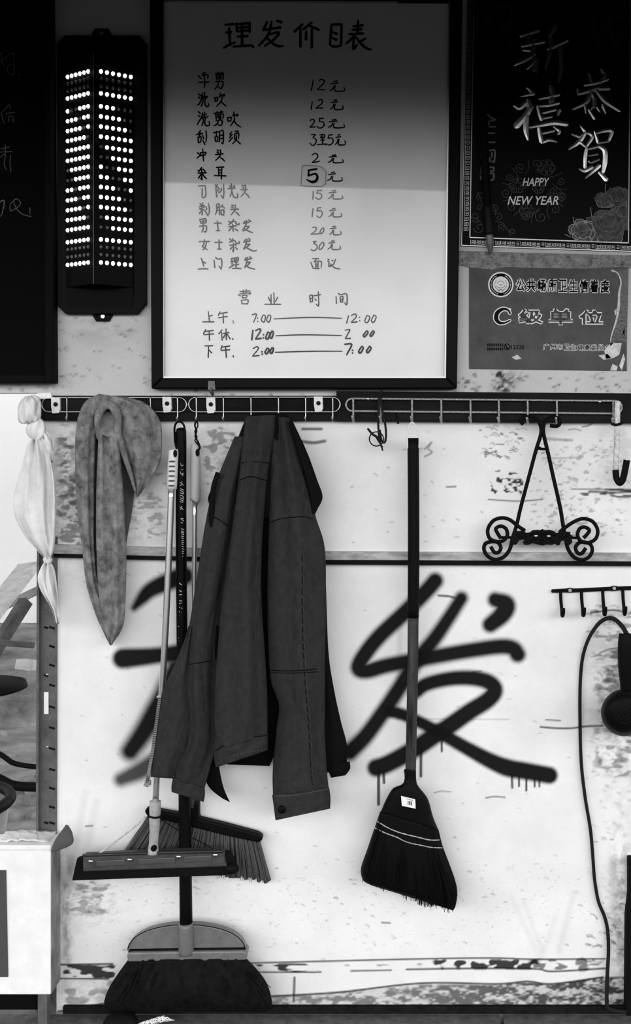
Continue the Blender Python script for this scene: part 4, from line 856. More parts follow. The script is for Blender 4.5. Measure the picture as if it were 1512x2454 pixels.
# ------------------------------------------------------------------ blackened plate easel
es = thing('plate_easel', 'black scrolled wrought iron plate easel hung upright on two hooks', 'easel', W(1298, 1345, .03))
ET = .046
legL = [(1254, 1017), (1247, 1008), (1255, 1001), (1272, 999), (1287, 1006), (1295, 1020), (1296, 1040), (1284, 1080), (1268, 1140), (1248, 1215), (1238, 1258), (1228, 1290), (1222, 1315), (1208, 1334), (1188, 1341), (1170, 1334), (1160, 1318), (1163, 1303), (1178, 1298), (1193, 1300), (1200, 1312), (1195, 1323), (1185, 1324), (1176, 1310)]
legR = [(1318, 1020), (1335, 1021), (1342, 1012), (1336, 1002), (1320, 1000), (1308, 1008), (1302, 1022), (1303, 1042), (1313, 1085), (1325, 1140), (1342, 1215), (1349, 1258), (1355, 1290), (1361, 1315), (1374, 1334), (1392, 1342), (1410, 1336), (1419, 1320), (1415, 1305), (1400, 1299), (1387, 1301), (1379, 1312), (1384, 1325), (1394, 1326), (1404, 1313)]
for q in (legL, legR): mb = MB(); mb.ptube([(x, y, ET if i > 3 else ET+.004) for i, (x, y) in enumerate(q)], .0046, 8, 5); mb.build('leg', M_iron, es, smooth=True)
armL = [(1258, 1272), (1240, 1260), (1222, 1246), (1203, 1241), (1182, 1248), (1169, 1268), (1172, 1288), (1186, 1297), (1203, 1297), (1215, 1285), (1213, 1268), (1200, 1261), (1188, 1267), (1193, 1279), (1200, 1290)]
armR = [(1340, 1276), (1352, 1266), (1376, 1250), (1398, 1243), (1420, 1250), (1432, 1270), (1428, 1290), (1412, 1300), (1394, 1298), (1384, 1284), (1388, 1268), (1400, 1263), (1412, 1270), (1407, 1280), (1398, 1289)]
for q in (armL, armR): mb = MB(); mb.ptube([(x, y, ET+.006) for x, y in q], .0044, 8, 5); mb.build('scroll_arm', M_iron, es, smooth=True)
mb = MB(); mb.ptube([(1200, 1288, ET), (1300, 1288, ET+.002), (1386, 1289, ET)], .003, 8, 3); mb.build('cross_bar', M_iron, es, smooth=True)
mb = MB(); mb.ptube([(1287, 1074, ET), (1292, 1074, ET), (1298, 1076, ET), (1311, 1076, ET)], [.0042, .0045, .003, .003], 8, 3); mb.build('top_bar', M_iron, es, smooth=True)
pq = [(1226, 1285), (1234, 1273), (1252, 1272), (1262, 1277), (1270, 1276), (1276, 1271), (1290, 1270), (1296, 1271), (1300, 1267), (1304, 1271), (1318, 1270), (1328, 1273), (1334, 1278), (1346, 1272), (1356, 1274), (1368, 1275), (1366, 1280), (1374, 1285), (1370, 1292), (1372, 1300), (1364, 1307), (1356, 1304), (1350, 1295), (1344, 1298), (1342, 1306), (1334, 1308), (1332, 1303), (1322, 1306), (1310, 1305), (1300, 1308), (1288, 1305), (1276, 1302), (1266, 1306), (1256, 1306), (1253, 1298), (1258, 1293), (1244, 1295), (1238, 1305), (1228, 1306), (1225, 1297)]
mb = MB(); mb.prism(pq, ET+.006, ET+.011); orn = mb.build('ornament_plate', M_iron, es, bevel=.0015)
mb = MB()
for q in ([(1268, 1283), (1280, 1278), (1298, 1280), (1316, 1278), (1330, 1283)], [(1272, 1298), (1284, 1290), (1298, 1294), (1314, 1290), (1328, 1298)], [(1240, 1282), (1250, 1288), (1262, 1286)], [(1362, 1282), (1350, 1288), (1340, 1286)], [(1298, 1270), (1299, 1286), (1298, 1304)]):
    mb.ptube([(x, y, ET+.012) for x, y in q], .002, 6, 4)
mb.build('relief', M_iron, orn, smooth=True)
mb = MB()
for x, y in ((1284.5, 1284), (1315, 1284.5)): mb.prism([(x+4.5*math.cos(a), y+1.9*math.sin(a)) for a in np.linspace(0, 2*PI, 12, endpoint=False)], ET+.011, ET+.0118)
mb.build('ornament_opening', mat('pale_hole', .6, .8), orn)

# ------------------------------------------------------------------ white hook rod at the far right
jh = thing('j_hook', 'white coated rod ending in a black rubber hook at the right edge', 'hook', W(1478, 1150, .05))
mb = MB(); mb.ptube([(1480, 962, .042), (1479, 1000, .045), (1478, 1060, .046), (1475, 1130, .046)], .0070, 12, 5); mb.build('rod', mat('chipped_white_coating', .60, .7, n_amt=.45, n_scale=150, bump=.4), jh, smooth=True)
mb = MB(); mb.ptube([(1475, 1126, .046), (1477, 1145, .047), (1484, 1157, .05), (1492, 1150, .054), (1498, 1125, .058), (1502, 1102, .060)], .0078, 12, 6); mb.build('hook_sleeve', M_rubber, jh, smooth=True)
mb = MB(); mb.ptube([(1502, 1103, .0603), (1502.5, 1099, .0608)], .0062, 12, 2); mb.build('end_cap', M_white, jh, smooth=True)
mb = MB(); mb.ptube([(1466, 1016, .050), (1478, 1018, .055), (1490, 1014, .05), (1479, 1020, .042), (1466, 1016, .05)], .003, 8, 4); mb.build('tie', M_rubber, jh, smooth=True)

# ------------------------------------------------------------------ small black hook rail, hair dryer and cord
hr = thing('hook_rail', 'short black screwed hook rail on the lower right wall', 'hook rail', W(1420, 1415, 0))
mb = MB(); mb.prism([(1322, 1413), (1358, 1411), (1366, 1409), (1376, 1411), (1462, 1407), (1472, 1404), (1482, 1406), (1570, 1403), (1570, 1413), (1484, 1415), (1472, 1417), (1460, 1416), (1378, 1420), (1366, 1421), (1356, 1420), (1322, 1421)], 0, .008); mb.build('rail', M_black, hr, bevel=.002)
for x, y in ((1343, 1418), (1393, 1417), (1444, 1415), (1492, 1414)):
    mb = MB(); mb.ptube([(x, y-5, .010), (x+1, y+20, .012), (x+3, y+42, .013), (x+4, y+55, .018), (x+5, y+57, .026), (x+6, y+50, .032), (x+6, y+40, .034)], [.004, .004, .004, .0048, .005, .005, .0052], 10, 4); mb.build('hook', M_black, hr, smooth=True)
for x, y in ((1366, 1415), (1472, 1410)):
    mb = MB(); mb.disc(x, y, 4.2, .008, .0098, 14); mb.build('screw', M_steel, hr)
hd_ = thing('hair_dryer', 'black hair dryer hanging with its round nozzle down at the right edge', 'hair dryer', W(1500, 1760, .08))
mb = MB(); mb.loft([(1483, 1518), (1480, 1550), (1481, 1600), (1486, 1650), (1484, 1700)], [(1540, 1518), (1545, 1550), (1542, 1600), (1540, 1650), (1540, 1700)], .075, [.018, .022, .022, .02, .02], per=6, n=24); mb.build('handle', M_black, hd_, smooth=True)
mb = MB(); prof = [(.150, .028), (.140, .044), (.118, .052), (.09, .055), (.055, .055), (.03, .05), (.018, .04)]
cx_, cy_ = 1497, 1708; vs = []; n = 32
for (t, r) in prof:
    c = W(cx_, cy_, t)
    vs += [c+Vector((r*math.cos(2*PI*k/n), 0, r*math.sin(2*PI*k/n))) for k in range(n)]
fs = [(i*n+k, i*n+(k+1) % n, (i+1)*n+(k+1) % n, (i+1)*n+k) for i in range(len(prof)-1) for k in range(n)]+[tuple(range(n)), tuple(range(len(vs)-n, len(vs)))]
mb.add(vs, fs); mb.build('barrel', M_black, hd_, smooth=True)
mb = MB(); c = W(cx_, cy_, .151)
for r in (.024, .017, .010): mb.tube([c+Vector((r*math.cos(a), 0, r*math.sin(a))) for a in np.linspace(0, 2*PI, 25)], .0012, 6, cap=False)
mb.build('nozzle_grille', mat('dryer_grille', .03, .4), hd_, smooth=True)
mb = MB(); mb.ptube([(1502, 1520, .075), (1490, 1500, .06), (1472, 1484, .04), (1455, 1482, .03), (1436, 1493, .022), (1416, 1520, .016), (1402, 1553, .012), (1394, 1590, .01), (1390, 1650, .008), (1390, 1740, .008), (1393, 1830, .008), (1402, 1910, .008), (1415, 1990, .008), (1421, 2060, .008), (1425, 2110, .008), (1434, 2160, .008), (1448, 2195, .008), (1456, 2230, .009), (1458, 2280, .012), (1455, 2340, .018), (1454, 2400, .022), (1460, 2418, .024), (1490, 2424, .024), (1530, 2426, .024)], [.0055, .0055, .005, .0045, .0042, .004, .004, .004, .004, .004, .004, .0042, .0045, .0048, .005, .005], 10, 8)
mb.build('cord', M_cord, hd_, smooth=True)

# ------------------------------------------------------------------ right broom
br = thing('broom', 'black bristle broom with a long dark handle hanging over the painted character', 'broom', W(985, 2190, .06))
mb = MB(); mb.ptube([(990, 1050, .05), (991, 1200, .05), (991, 1350, .05), (990, 1480, .05)], [.0135, .0137, .0137, .0133], 16, 6); mb.build('handle_grip', mat('black_painted_handle', .014, .5, bump=.2), br, smooth=True)
mb = MB(); mb.ptube([(990, 1478, .05), (989, 1600, .05), (986, 1750, .05), (984, 1856, .05)], [.0128, .0127, .0126, .0125], 16, 6); mb.build('handle', mat('worn_wood_handle', .035, .6, spec=.2, n_amt=.9, n_scale=60, bump=.4, stretch=(1, 1, .15)), br, smooth=True)
mb = MB(); mb.ptube([(976, 1075, .060), (976, 1045, .059), (979, 1025, .058), (986, 1013, .053), (994, 1018, .053), (1000, 1035, .053), (1004, 1055, .053), (1004, 1074, .055)], .0021, 8, 6); mb.build('hanging_loop', M_white, br, smooth=True)
mb = MB(); mb.loft([(968, 1843), (969, 1868), (962, 1880), (941, 1890), (924, 1918), (912, 1946)], [(997, 1847), (998, 1872), (1004, 1886), (1025, 1914), (1038, 1958), (1051, 1990)], .052, [.015, .016, .020, .024, .026, .026], per=6, n=32, power=.55); cap_ = mb; capo = mb.build('cap', M_black, br, smooth=True)
st = MB(); st.prism([(961, 1908), (995, 1916), (996, 1938), (963, 1931)], .070, .0795); so = st.build('sticker', mat('white_sticker', .85, .6), br)
st = MB()
for k, x in enumerate((977, 979.5, 981.5, 984, 986)): st.prism([(x, 1919+k*.4), (x+1.3, 1919.4+k*.4), (x+1.3, 1929+k*.4), (x, 1928.6+k*.4)], .079, .0798)
st.prism([(974, 1914), (990, 1918), (990, 1919), (974, 1915)], .079, .0798); st.prism([(966, 1934), (994, 1940), (994, 1943), (966, 1937)], .079, .0798)
st.build('barcode', M_noticeblack, so)
ridge = lambda u, v: .0022*math.sin(34*u+2*math.sin(6*u))+.0015*math.sin(71*u)
bl_ = MB(); bl_.loft([(911, 1944), (897, 1985), (880, 2035), (866, 2075), (865, 2095), (872, 2112), (890, 2122)], [(1051, 1988), (1060, 2025), (1075, 2065), (1091, 2110), (1096, 2140), (1092, 2170), (1086, 2182)], .052, [.024, .026, .028, .028, .027, .024, .014], per=6, n=72, fold=ridge, power=.7)
bo = bl_.build('bristle_head', M_bristle, br, smooth=True)
mb = MB(); rb = random.Random(5)
for k in range(230):
    u = rb.uniform(0, 1); x0 = 905+u*150; y0 = 1965+u*55+rb.uniform(0, 60)
    sp_ = (u-.42); x1 = 868+u*226+rb.uniform(-3, 3); y1 = np.interp(u, [0, .12, .35, .6, .8, .96, 1], [2112, 2128, 2142, 2172, 2182, 2190, 2165])+rb.uniform(-14, 4)-8*abs(math.sin(14*u))
    d = rb.uniform(-.016, .030)
    mb.ptube([(x0, y0, .055+d*.7), ((x0+x1)/2-6*(.5-u), (y0+y1)/2, .055+d), (x1, y1, .055+d)], [.0013, .0012, .0007], 4, 3)
mb.build('bristles', M_bristle, br, smooth=False, kind='stuff')
for q, nm in (([(903, 1968), (930, 1984), (960, 1996), (1000, 2006), (1030, 2013), (1056, 2013)], 'stitching'), ([(898, 1984), (925, 1997), (950, 2006), (975, 2018), (1010, 2026), (1035, 2031), (1060, 2032)], 'stitching')):
    mb = MB(); q2 = smooth(q, 14)
    for i in range(0, len(q2)-4, 4):
        mb.ptube([(q2[j][0], q2[j][1], surf_t(bl_, q2[j][0], q2[j][1])+.002) for j in (i, i+2, i+4)], .0014, 6, 2)
    mb.build(nm, mat('pale_thread', .42, .8, n_amt=.6, n_scale=200), br, smooth=True)

# ------------------------------------------------------------------ push brush on the thin steel pole (hangs behind the jacket)
pb = thing('push_brush', 'wide brush with pale bristles on a thin steel pole with grey grip', 'brush', W(465, 2100, .03))
mb = MB(); mb.ptube([(466, 1062, .034), (467, 1070, .034), (468, 1100, .034), (468, 1192, .034), (467, 1196, .034)], [.007, .0095, .0118, .0125, .012], 14, 5); pbo = mb.build('grip', mat('light_grey_grip', .40, .55), pb, smooth=True)
mb = MB(); mb.prism([(473+4.5*math.cos(a), 1085+9*math.sin(a)) for a in np.linspace(0, 2*PI, 14, endpoint=False)], .040, .0452); mb.build('grip_hole', M_black, pbo)
mb = MB(); mb.ptube([(467, 1195, .034), (466, 1400, .033), (463, 1650, .032), (461, 1935, .031)], .0066, 12, 5); mb.build('pole', M_chrome, pb, smooth=True)
mb = MB(); mb.ptube([(470, 1008, .050), (467, 1020, .046), (471, 1032, .042), (468, 1046, .04), (475, 1060, .04), (479, 1072, .04), (476, 1078, .044), (471, 1082, .046)], .0022, 8, 5); mb.ptube([(472, 1008, .048), (474, 1022, .044), (467, 1034, .042), (472, 1048, .04), (467, 1056, .042), (476, 1066, .044)], .0016, 8, 5); mb.build('hanging_wire', M_iron, pb, smooth=True)
mb = MB(); mb.prism([(345, 1944), (352, 1938), (430, 1953), (450, 1958), (452, 1922), (476, 1924), (476, 1962), (540, 1978), (618, 1999), (629, 2007), (627, 2017), (618, 2020), (540, 2004), (440, 1978), (352, 1957)], .010, .036); mb.build('brush_head', M_black, pb, bevel=.006)
mb = MB()
for row, (tt, m_) in enumerate(((.018, 25), (.026, 25))):
    for k in range(m_):
        u = (k+.5*row)/(m_-.5); x0 = 356+u*264; y0 = 1956+u*58; x1 = 288+u*356+rb.uniform(-3, 3); y1 = 2056+u*56+rb.uniform(-8, 8); d = rb.uniform(-.002, .003)
        mb.ptube([(x0, y0, tt), (x0*.55+x1*.45, y0*.52+y1*.48, tt+d), (x1, y1, tt+d*2)], [.0032, .0046, .0052], 8, 4)
mb.build('bristle_tufts', mat('dark_tuft', .052, .8, n_amt=.4, n_scale=200), pb, smooth=True)
mb = MB()
for k in range(240):
    u = rb.uniform(0, 1); x0 = 352+u*270; y0 = 1958+u*60; x1 = 286+u*360+rb.uniform(-5, 5); y1 = 2058+u*54+rb.uniform(-10, 10); d = rb.uniform(-.010, .010)
    mb.ptube([(x0, y0, .024+d*.5), ((x0+x1)/2, (y0+y1)/2, .025+d), (x1, y1, .024+d)], [.0007, .0007, .0005], 4, 3)
mb.build('bristles', mat('pale_bristle', .11, .8), pb, kind='stuff')

# ------------------------------------------------------------------ soft broom on the dark printed pole
sb = thing('soft_broom', 'floor broom with dark bristles and arched grey shield on a black printed pole', 'broom', W(450, 2420, .07))
mb = MB(); mb.ptube([(434, 1028, .044), (434, 1060, .044), (434, 1300, .046), (437, 1600, .049), (442, 1900, .0545), (446, 2218, .060)], [.011, .0125, .0128, .0130, .0140, .0150], 16, 8); mb.build('pole', mat('black_printed_pole', .013, .4), sb, smooth=True)
mb = MB()
for off_ in (-2, 2): mb.ptube([(420, 1062, .052), (418, 1030, .052), (421, 1016, .052), (428, 1011, .052+off_*.001), (437, 1014, .052), (442, 1026, .052), (442, 1060, .052)], .0024, 8, 6)
mb.ptube([(419, 1035, .05), (420, 1058, .05), (424, 1075, .051), (430, 1084, .054)], .003, 8, 5); mb.build('hanging_loop', M_iron, sb, smooth=True)
mk = MB()
pt = lambda x: .0590
for s in zz([[(195, 720), (210, 760), (235, 745)], [(205, 810), (230, 815)], [(190, 840), (205, 880), (230, 860), (225, 900)], [(185, 990), (240, 1035)], [(215, 985), (205, 1030), (185, 1045)], [(190, 1085), (240, 1105)], [(185, 1110), (225, 1125), (240, 1155)], [(190, 1145), (235, 1160)], [(185, 1190), (215, 1180), (240, 1215)], [(190, 1215), (240, 1235)], [(188, 1240), (238, 1265)], [(185, 1272), (225, 1280)], [(185, 1345), (235, 1385)], [(215, 1335), (195, 1385)], [(195, 1510), (240, 1515)], [(205, 1520), (240, 1550)], [(190, 1560), (225, 1580)],
             [(190, 1655), (245, 1672)], [(200, 1690), (245, 1705)], [(205, 1712), (240, 1722)], [(210, 1735), (238, 1745)], [(195, 1765), (240, 1770)], [(205, 1788), (238, 1800)], [(195, 1825), (240, 1832)], [(205, 1850), (240, 1862)], [(200, 1875), (232, 1885)], [(195, 1910), (240, 1918)], [(210, 1940), (245, 1955)], [(195, 1975), (238, 1985)], [(205, 2005), (236, 2015)], [(200, 2045), (230, 2055)]], 400, 990, 5.99):
    mk.ribbon(s, 1.5, .0580, .0006, per=3)
for s in zz([[(285, 50), (300, 62)], [(285, 100), (300, 108)], [(285, 130), (300, 128)], [(285, 170), (302, 172)], [(285, 190), (300, 185)], [(286, 215), (303, 222)], [(285, 245), (300, 250)], [(288, 270), (296, 305)], [(280, 345), (290, 352)], [(280, 425), (298, 428)], [(282, 445), (298, 442)]], 330, 1380, 2.853):
    mk.ribbon(s, 2.0, .0600, .0006, per=3)
mk.build('printed_lettering', mat('pale_pole_print', .40, .7), sb)
mb = MB(); mb.ptube([(445, 2212, .060), (446, 2250, .062), (446, 2285, .062)], [.0165, .0175, .018], 16, 4); mb.build('socket', M_bluegrey, sb, smooth=True)
arc = [(305, 2284)]+[(447+142*math.cos(a), 2286-70*math.sin(a)**.8) for a in np.linspace(PI*.97, PI*.03, 22)]+[(590, 2282)]
mb = MB(); mb.prism(arc, .035, .058); mb.build('shield', M_bluegrey, sb, bevel=.003)
mb = MB(); mb.ribbon(arc[1:-1], 2.2, .0595, .0012, per=1); mb.build('shield_rim', mat('dark_shield_rim', .04, .5), sb)
mb = MB(); mb.prism([(303, 2290), (310, 2283), (586, 2279), (592, 2286), (590, 2302), (306, 2306)], .030, .070); mb.build('brush_block', M_bluegrey, sb, bevel=.004)
mb = MB(); mb.prism([(310, 2276), (586, 2272), (588, 2281), (308, 2285)], .055, .0625); mb.build('dark_seam', M_black, sb, bevel=.001)
bs = MB(); ridge3 = lambda u, v: .003*math.sin(40*u+9*v)+.003*math.sin(17*u-6*v)+.002*math.sin(80*u)
bs.loft([(307, 2300), (285, 2330), (264, 2362), (252, 2390), (250, 2410), (262, 2424)], [(592, 2298), (615, 2322), (636, 2350), (648, 2380), (651, 2408), (640, 2426)], [.052, .056, .06, .06, .056, .05], [.020, .028, .034, .036, .032, .022], per=6, n=90, fold=ridge3, power=.7)
bs.build('bristle_head', mat('dark_soft_bristle', .022, .75, n_amt=.5, n_scale=60), sb, smooth=True)
mb = MB()
for k in range(260):
    u = rb.uniform(0, 1); x0 = 310+u*280; y0 = 2302+rb.uniform(0, 25); x1 = 254+u*394+rb.uniform(-5, 5); y1 = rb.uniform(2380, 2425)-14*abs(2*u-1)**3; d = rb.uniform(-.018, .038)
    mb.ptube([(x0, y0, .055+d*.4), ((x0+x1)/2+rb.uniform(-4, 4), (y0+y1)/2, .058+d), (x1, y1, .058+d)], [.0013, .0012, .0007], 4, 3)
mb.build('bristles', mat('dark_bristle_strand', .025, .5), sb, kind='stuff')

# ------------------------------------------------------------------ squeegee on the bright steel pole
sq = thing('floor_squeegee', 'wide floor squeegee with riveted metal bracket on a shiny steel pole', 'squeegee', W(370, 2110, .08))
mb = MB(); mb.ptube([(416, 1077, .066), (416, 1083, .066), (414, 1120, .066), (412, 1172, .066)], [.008, .0115, .0122, .0118], 16, 5); gr = mb.build('grip', mat('white_ribbed_grip', .66, .5), sq, smooth=True)
mb = MB(); mb.prism([(419.5+4.5*math.cos(a), 1087+9*math.sin(a)) for a in np.linspace(0, 2*PI, 14, endpoint=False)], .074, .0782); mb.build('grip_hole', M_black, gr)
mb = MB()
for k in range(6): mb.prism([(412+8*math.cos(a)-k*.35, 1106+k*11.6+2.3*math.sin(a)) for a in np.linspace(0, 2*PI, 12, endpoint=False)], .074, .0786)
mb.build('grip_slot', mat('dark_slot', .05, .6), gr)
mb = MB(); mb.ptube([(411, 1170, .066), (406, 1300, .068), (398, 1480, .072), (388, 1660, .076), (379, 1800, .078), (372, 1925, .082)], .0077, 16, 6); mb.build('pole', M_chrome, sq, smooth=True)
mb = MB(); mb.ptube([(372, 1920, .082), (371, 1960, .084), (370, 1990, .086), (368, 2020, .090), (367, 2046, .092)], [.0135, .0130, .0115, .0105, .0135], 14, 5); so = mb.build('socket', mat('light_grey_socket', .32, .5, n_amt=.3, n_scale=60), sq, smooth=True)
mb = MB(); mb.disc(368, 2034, 7, .100, .1062, 16); mb.build('socket_hole', M_black, so)
mb = MB(); mb.ptube([(357, 1957, .094), (371, 1960, .099), (387, 1957, .094), (371, 1953, .070), (357, 1957, .094)], .0024, 8, 4); mb.build('clamp_ring', M_iron, sq, smooth=True)
mb = MB(); mb.prism([(184, 2058), (200, 2052), (520, 2040), (548, 2042), (562, 2060), (566, 2090), (545, 2098), (172, 2111)], .070, .082); mb.build('rubber_blade', M_rubber, sq, bevel=.002)
mb = MB(); mb.prism([(198, 2052), (366, 2044), (536, 2039), (540, 2070), (545, 2078), (198, 2090)], .066, .094); brk = mb.build('bracket', mat('dull_metal_bracket', .055, .55, .3, n_amt=.4, n_scale=50), sq, bevel=.004)
mb = MB(); mb.ptube([(199, 2050, .096), (366, 2044, .096), (535, 2040, .096)], .004, 8, 4); mb.build('bracket_rim', mat('dark_bracket_rim', .03, .4, .5), sq, smooth=True)
for q in ([(230, 2063), (300, 2060), (300, 2074), (230, 2078)], [(330, 2059), (420, 2055), (420, 2069), (330, 2073)], [(440, 2053), (508, 2050), (508, 2064), (440, 2068)]):
    mb = MB(); mb.prism(q, .092, .0965); mb.build('pressed_panel', mat('pressed_metal', .07, .5, .3), brk, bevel=.002)
for x, y in ((218, 2064), (311, 2060), (428, 2053), (516, 2049)):
    mb = MB(); mb.ell(W(x, y, .0955), (.0065, .004, .0048), 12, 8); mb.build('rivet', M_steel, brk, smooth=True)
mb = MB(); mb.ptube([(228, 2052, .085), (270, 2022, .088), (318, 1985, .086), (348, 1958, .084)], .0022, 8, 5); mb.build('tie_rope', mat('pale_rope', .45, .9, n_amt=.5, n_scale=300), sq, smooth=True)
mb = MB(); mb.ptube([(384, 1962, .086), (440, 1998, .088), (490, 2022, .09), (516, 2040, .09)], .0012, 6, 5); mb.build('tie_wire', M_iron, sq, smooth=True)
mb = MB(); mb.ell(W(555, 2082, .085), (.018, .012, .013), 14, 8); mb.build('blade_end_clip', M_rubber, sq, smooth=True)

# ------------------------------------------------------------------ jacket on the middle rack
jk = thing('jacket', 'dark charcoal canvas work jacket hanging by its collar from the middle rack', 'jacket', W(640, 1960, .08))
def fold3(a1, f1, p1, a2=0, f2=0, p2=0, dr=0.):
    return lambda u, v: a1*math.sin(f1*u+p1+dr*v)+a2*math.sin(f2*u+p2-1.7*v)+.0012*math.sin(9*v+3*u)
mb = MB(); mb.loft([(607, 992), (588, 1006), (560, 1075), (530, 1136), (502, 1182), (500, 1205), (520, 1240)], [(676, 990), (693, 1002), (716, 1062), (744, 1130), (764, 1180), (768, 1200), (750, 1245)], .058, [.014, .026, .03, .034, .036, .034, .03], fold=fold3(.004, 5, 1), n=40); mb.build('collar', M_collar, jk, smooth=True)
# inner back layer
mb = MB(); mb.loft([(575, 1150), (540, 1500), (520, 1750), (524, 1800), (545, 1832)], [(700, 1150), (690, 1500), (668, 1750), (660, 1800), (646, 1836)], .052, [.02, .022, .022, .018, .006], n=36); mb.build('lining', M_lining, jk, smooth=True)
mb = MB(); mb.loft([(478, 1790), (488, 1850), (500, 1885), (528, 1910), (548, 1921)], [(520, 1800), (527, 1850), (536, 1888), (546, 1912), (552, 1923)], .075, [.012, .01, .008, .005, .002], n=20); mb.build('lining', M_lining, jk, smooth=True)
# far right front edge (behind the right sleeve)
mb = MB(); mb.loft([(765, 1400), (764, 1560), (764, 1640), (764, 1720), (766, 1800), (774, 1852)], [(781, 1400), (787, 1560), (800, 1650), (816, 1725), (832, 1790), (829, 1848)], .066, [.01, .014, .016, .018, .02, .016], fold=fold3(.003, 6, 0), n=30); rrm = mb; mb.build('front_flap', M_collar, jk, smooth=True)
mb = MB(); mb.loft([(784, 1838), (788, 1850), (793, 1864)], [(838, 1824), (839, 1842), (828, 1858)], .066, [.02, .022, .018], n=24); mb.build('flap_hem', M_collar, jk, smooth=True)
# left zipper front
zf = MB(); zf.loft([(452, 1500), (438, 1545), (412, 1605), (388, 1665), (376, 1740), (368, 1800), (361, 1862)], [(462, 1500), (456, 1560), (456, 1610), (456, 1670), (458, 1740), (444, 1800), (414, 1866)], .106, [.008, .013, .016, .017, .018, .017, .013], fold=fold3(.004, 5, .5), n=32); zfo = zf.build('front_panel', M_jacket, jk, smooth=True)
zl = [(383, 1672), (374, 1740), (366, 1800), (357, 1850), (353, 1876)]
mb = MB(); mb.ptube([(x, y, .112) for x, y in zl], .0042, 8, 6); zo = mb.build('zipper', mat('zipper_tape', .02, .8), zfo, smooth=True)
mb = MB(); q2 = smooth(zl, 14)
for i, p in enumerate(q2): mb.pbox(p[0]-4.2, p[1]-1.3, p[0]+3.2, p[1]+1.3, .112, .1185)
mb.build('zipper_teeth', M_zip, zfo)
mb = MB(); mb.pbox(346, 1872, 360, 1884, .108, .118); mb.ptube([(344, 1881, .116), (352, 1884, .118), (360, 1881, .116)], .0022, 8, 3); mb.build('zipper_stop', M_zip, zfo, bevel=.001)
mb = MB(); mb.pbox(375, 1668, 385, 1674, .110, .119); mb.build('zipper_end', M_zip, zfo, bevel=.001)
# left sleeve
ls = MB(); ls.loft([(562, 1046), (532, 1118), (508, 1180), (491, 1260), (477, 1350), (463, 1440), (450, 1528), (447, 1600), (449, 1665), (453, 1730), (446, 1785), (422, 1838), (416, 1866)], [(598, 1046), (592, 1120), (582, 1180), (572, 1260), (556, 1350), (543, 1440), (533, 1530), (524, 1600), (520, 1665), (520, 1730), (517, 1795), (504, 1840), (489, 1893)],
   [.07, .078, .083, .087, .09, .093, .096, .098, .1, .1, .1, .1, .098], [.012, .018, .022, .024, .025, .026, .026, .026, .027, .026, .025, .023, .019], fold=lambda u, v: -.020*u*min(1, 3*(1-v))+.010*math.sin(4.2*u+1.2+1.5*v)+.004*math.sin(9*u-1.7*v), n=44); lso = ls.build('sleeve', M_jacket, jk, smooth=True)
mb = MB(); mb.loft([(415, 1862), (411, 1882), (411, 1898)], [(491, 1890), (491, 1906), (488, 1922)], .098, [.020, .022, .020], per=6, n=36, fold=fold3(.002, 8, 0)); mb.build('cuff', M_jacket, jk, smooth=True)
# right sleeve with buttoned cuff
rs = MB(); rs.loft([(652, 1000), (650, 1060), (647, 1150), (645, 1240), (642, 1330), (640, 1440), (643, 1560), (648, 1630), (668, 1690), (663, 1740), (656, 1810), (653, 1860), (654, 1908)], [(692, 1000), (712, 1075), (735, 1155), (757, 1240), (778, 1312), (781, 1430), (779, 1560), (779, 1640), (779, 1690), (778, 1740), (781, 1810), (784, 1855), (788, 1890)],
   [.074, .082, .09, .094, .097, .1, .102, .104, .104, .104, .104, .104, .104], [.014, .02, .026, .03, .033, .034, .034, .034, .032, .03, .03, .03, .028], fold=fold3(.011, 3.4, .4, .004, 7, 1, 1.2), n=52); rso = rs.build('sleeve', M_jacket, jk, smooth=True)
cf = MB(); cf.loft([(652, 1905), (656, 1935), (660, 1966)], [(789, 1888), (792, 1912), (791, 1938)], .104, [.030, .032, .030], per=8, n=44, fold=fold3(.002, 5, 0)); cfo = cf.build('cuff', M_jacket, jk, smooth=True)
mb = MB(); bt = surf_t(cf, 675, 1940); mb.ell(W(675, 1940, bt+.003), (.0095, .005, .0095), 18, 10); mb.build('button', M_black, cfo, smooth=True)
# centre back panel with curved hem
cp = MB(); cp.loft([(588, 998), (582, 1050), (572, 1140), (560, 1240), (545, 1350), (531, 1450), (521, 1560), (514, 1660), (512, 1760), (513, 1800)], [(660, 994), (657, 1046), (643, 1130), (633, 1230), (627, 1330), (627, 1440), (634, 1550), (640, 1650), (641, 1730), (641, 1762)],
   [.078, .088, .098, .106, .112, .116, .12, .122, .122, .122], [.016, .022, .026, .028, .03, .03, .03, .03, .028, .026], fold=fold3(.009, 3.2, .3, .0045, 6.5, 1, .8), n=48); cpo = cp.build('back_panel', M_jacket, jk, smooth=True)
hb = MB(); hb.loft([(512, 1796), (513, 1818), (517, 1840)], [(642, 1757), (642, 1778), (641, 1798)], .122, [.027, .029, .026], per=8, n=44, fold=fold3(.003, 3, .3)); hbo = hb.build('hem_band', M_jacket, jk, smooth=True)
# inner left fold between sleeve and centre (makes the dark pleat)
mb = MB(); mb.loft([(505, 1500), (512, 1600), (508, 1700), (508, 1780)], [(540, 1500), (530, 1600), (526, 1700), (524, 1780)], .085, .012, n=20); mb.build('lining', M_lining, jk, smooth=True)
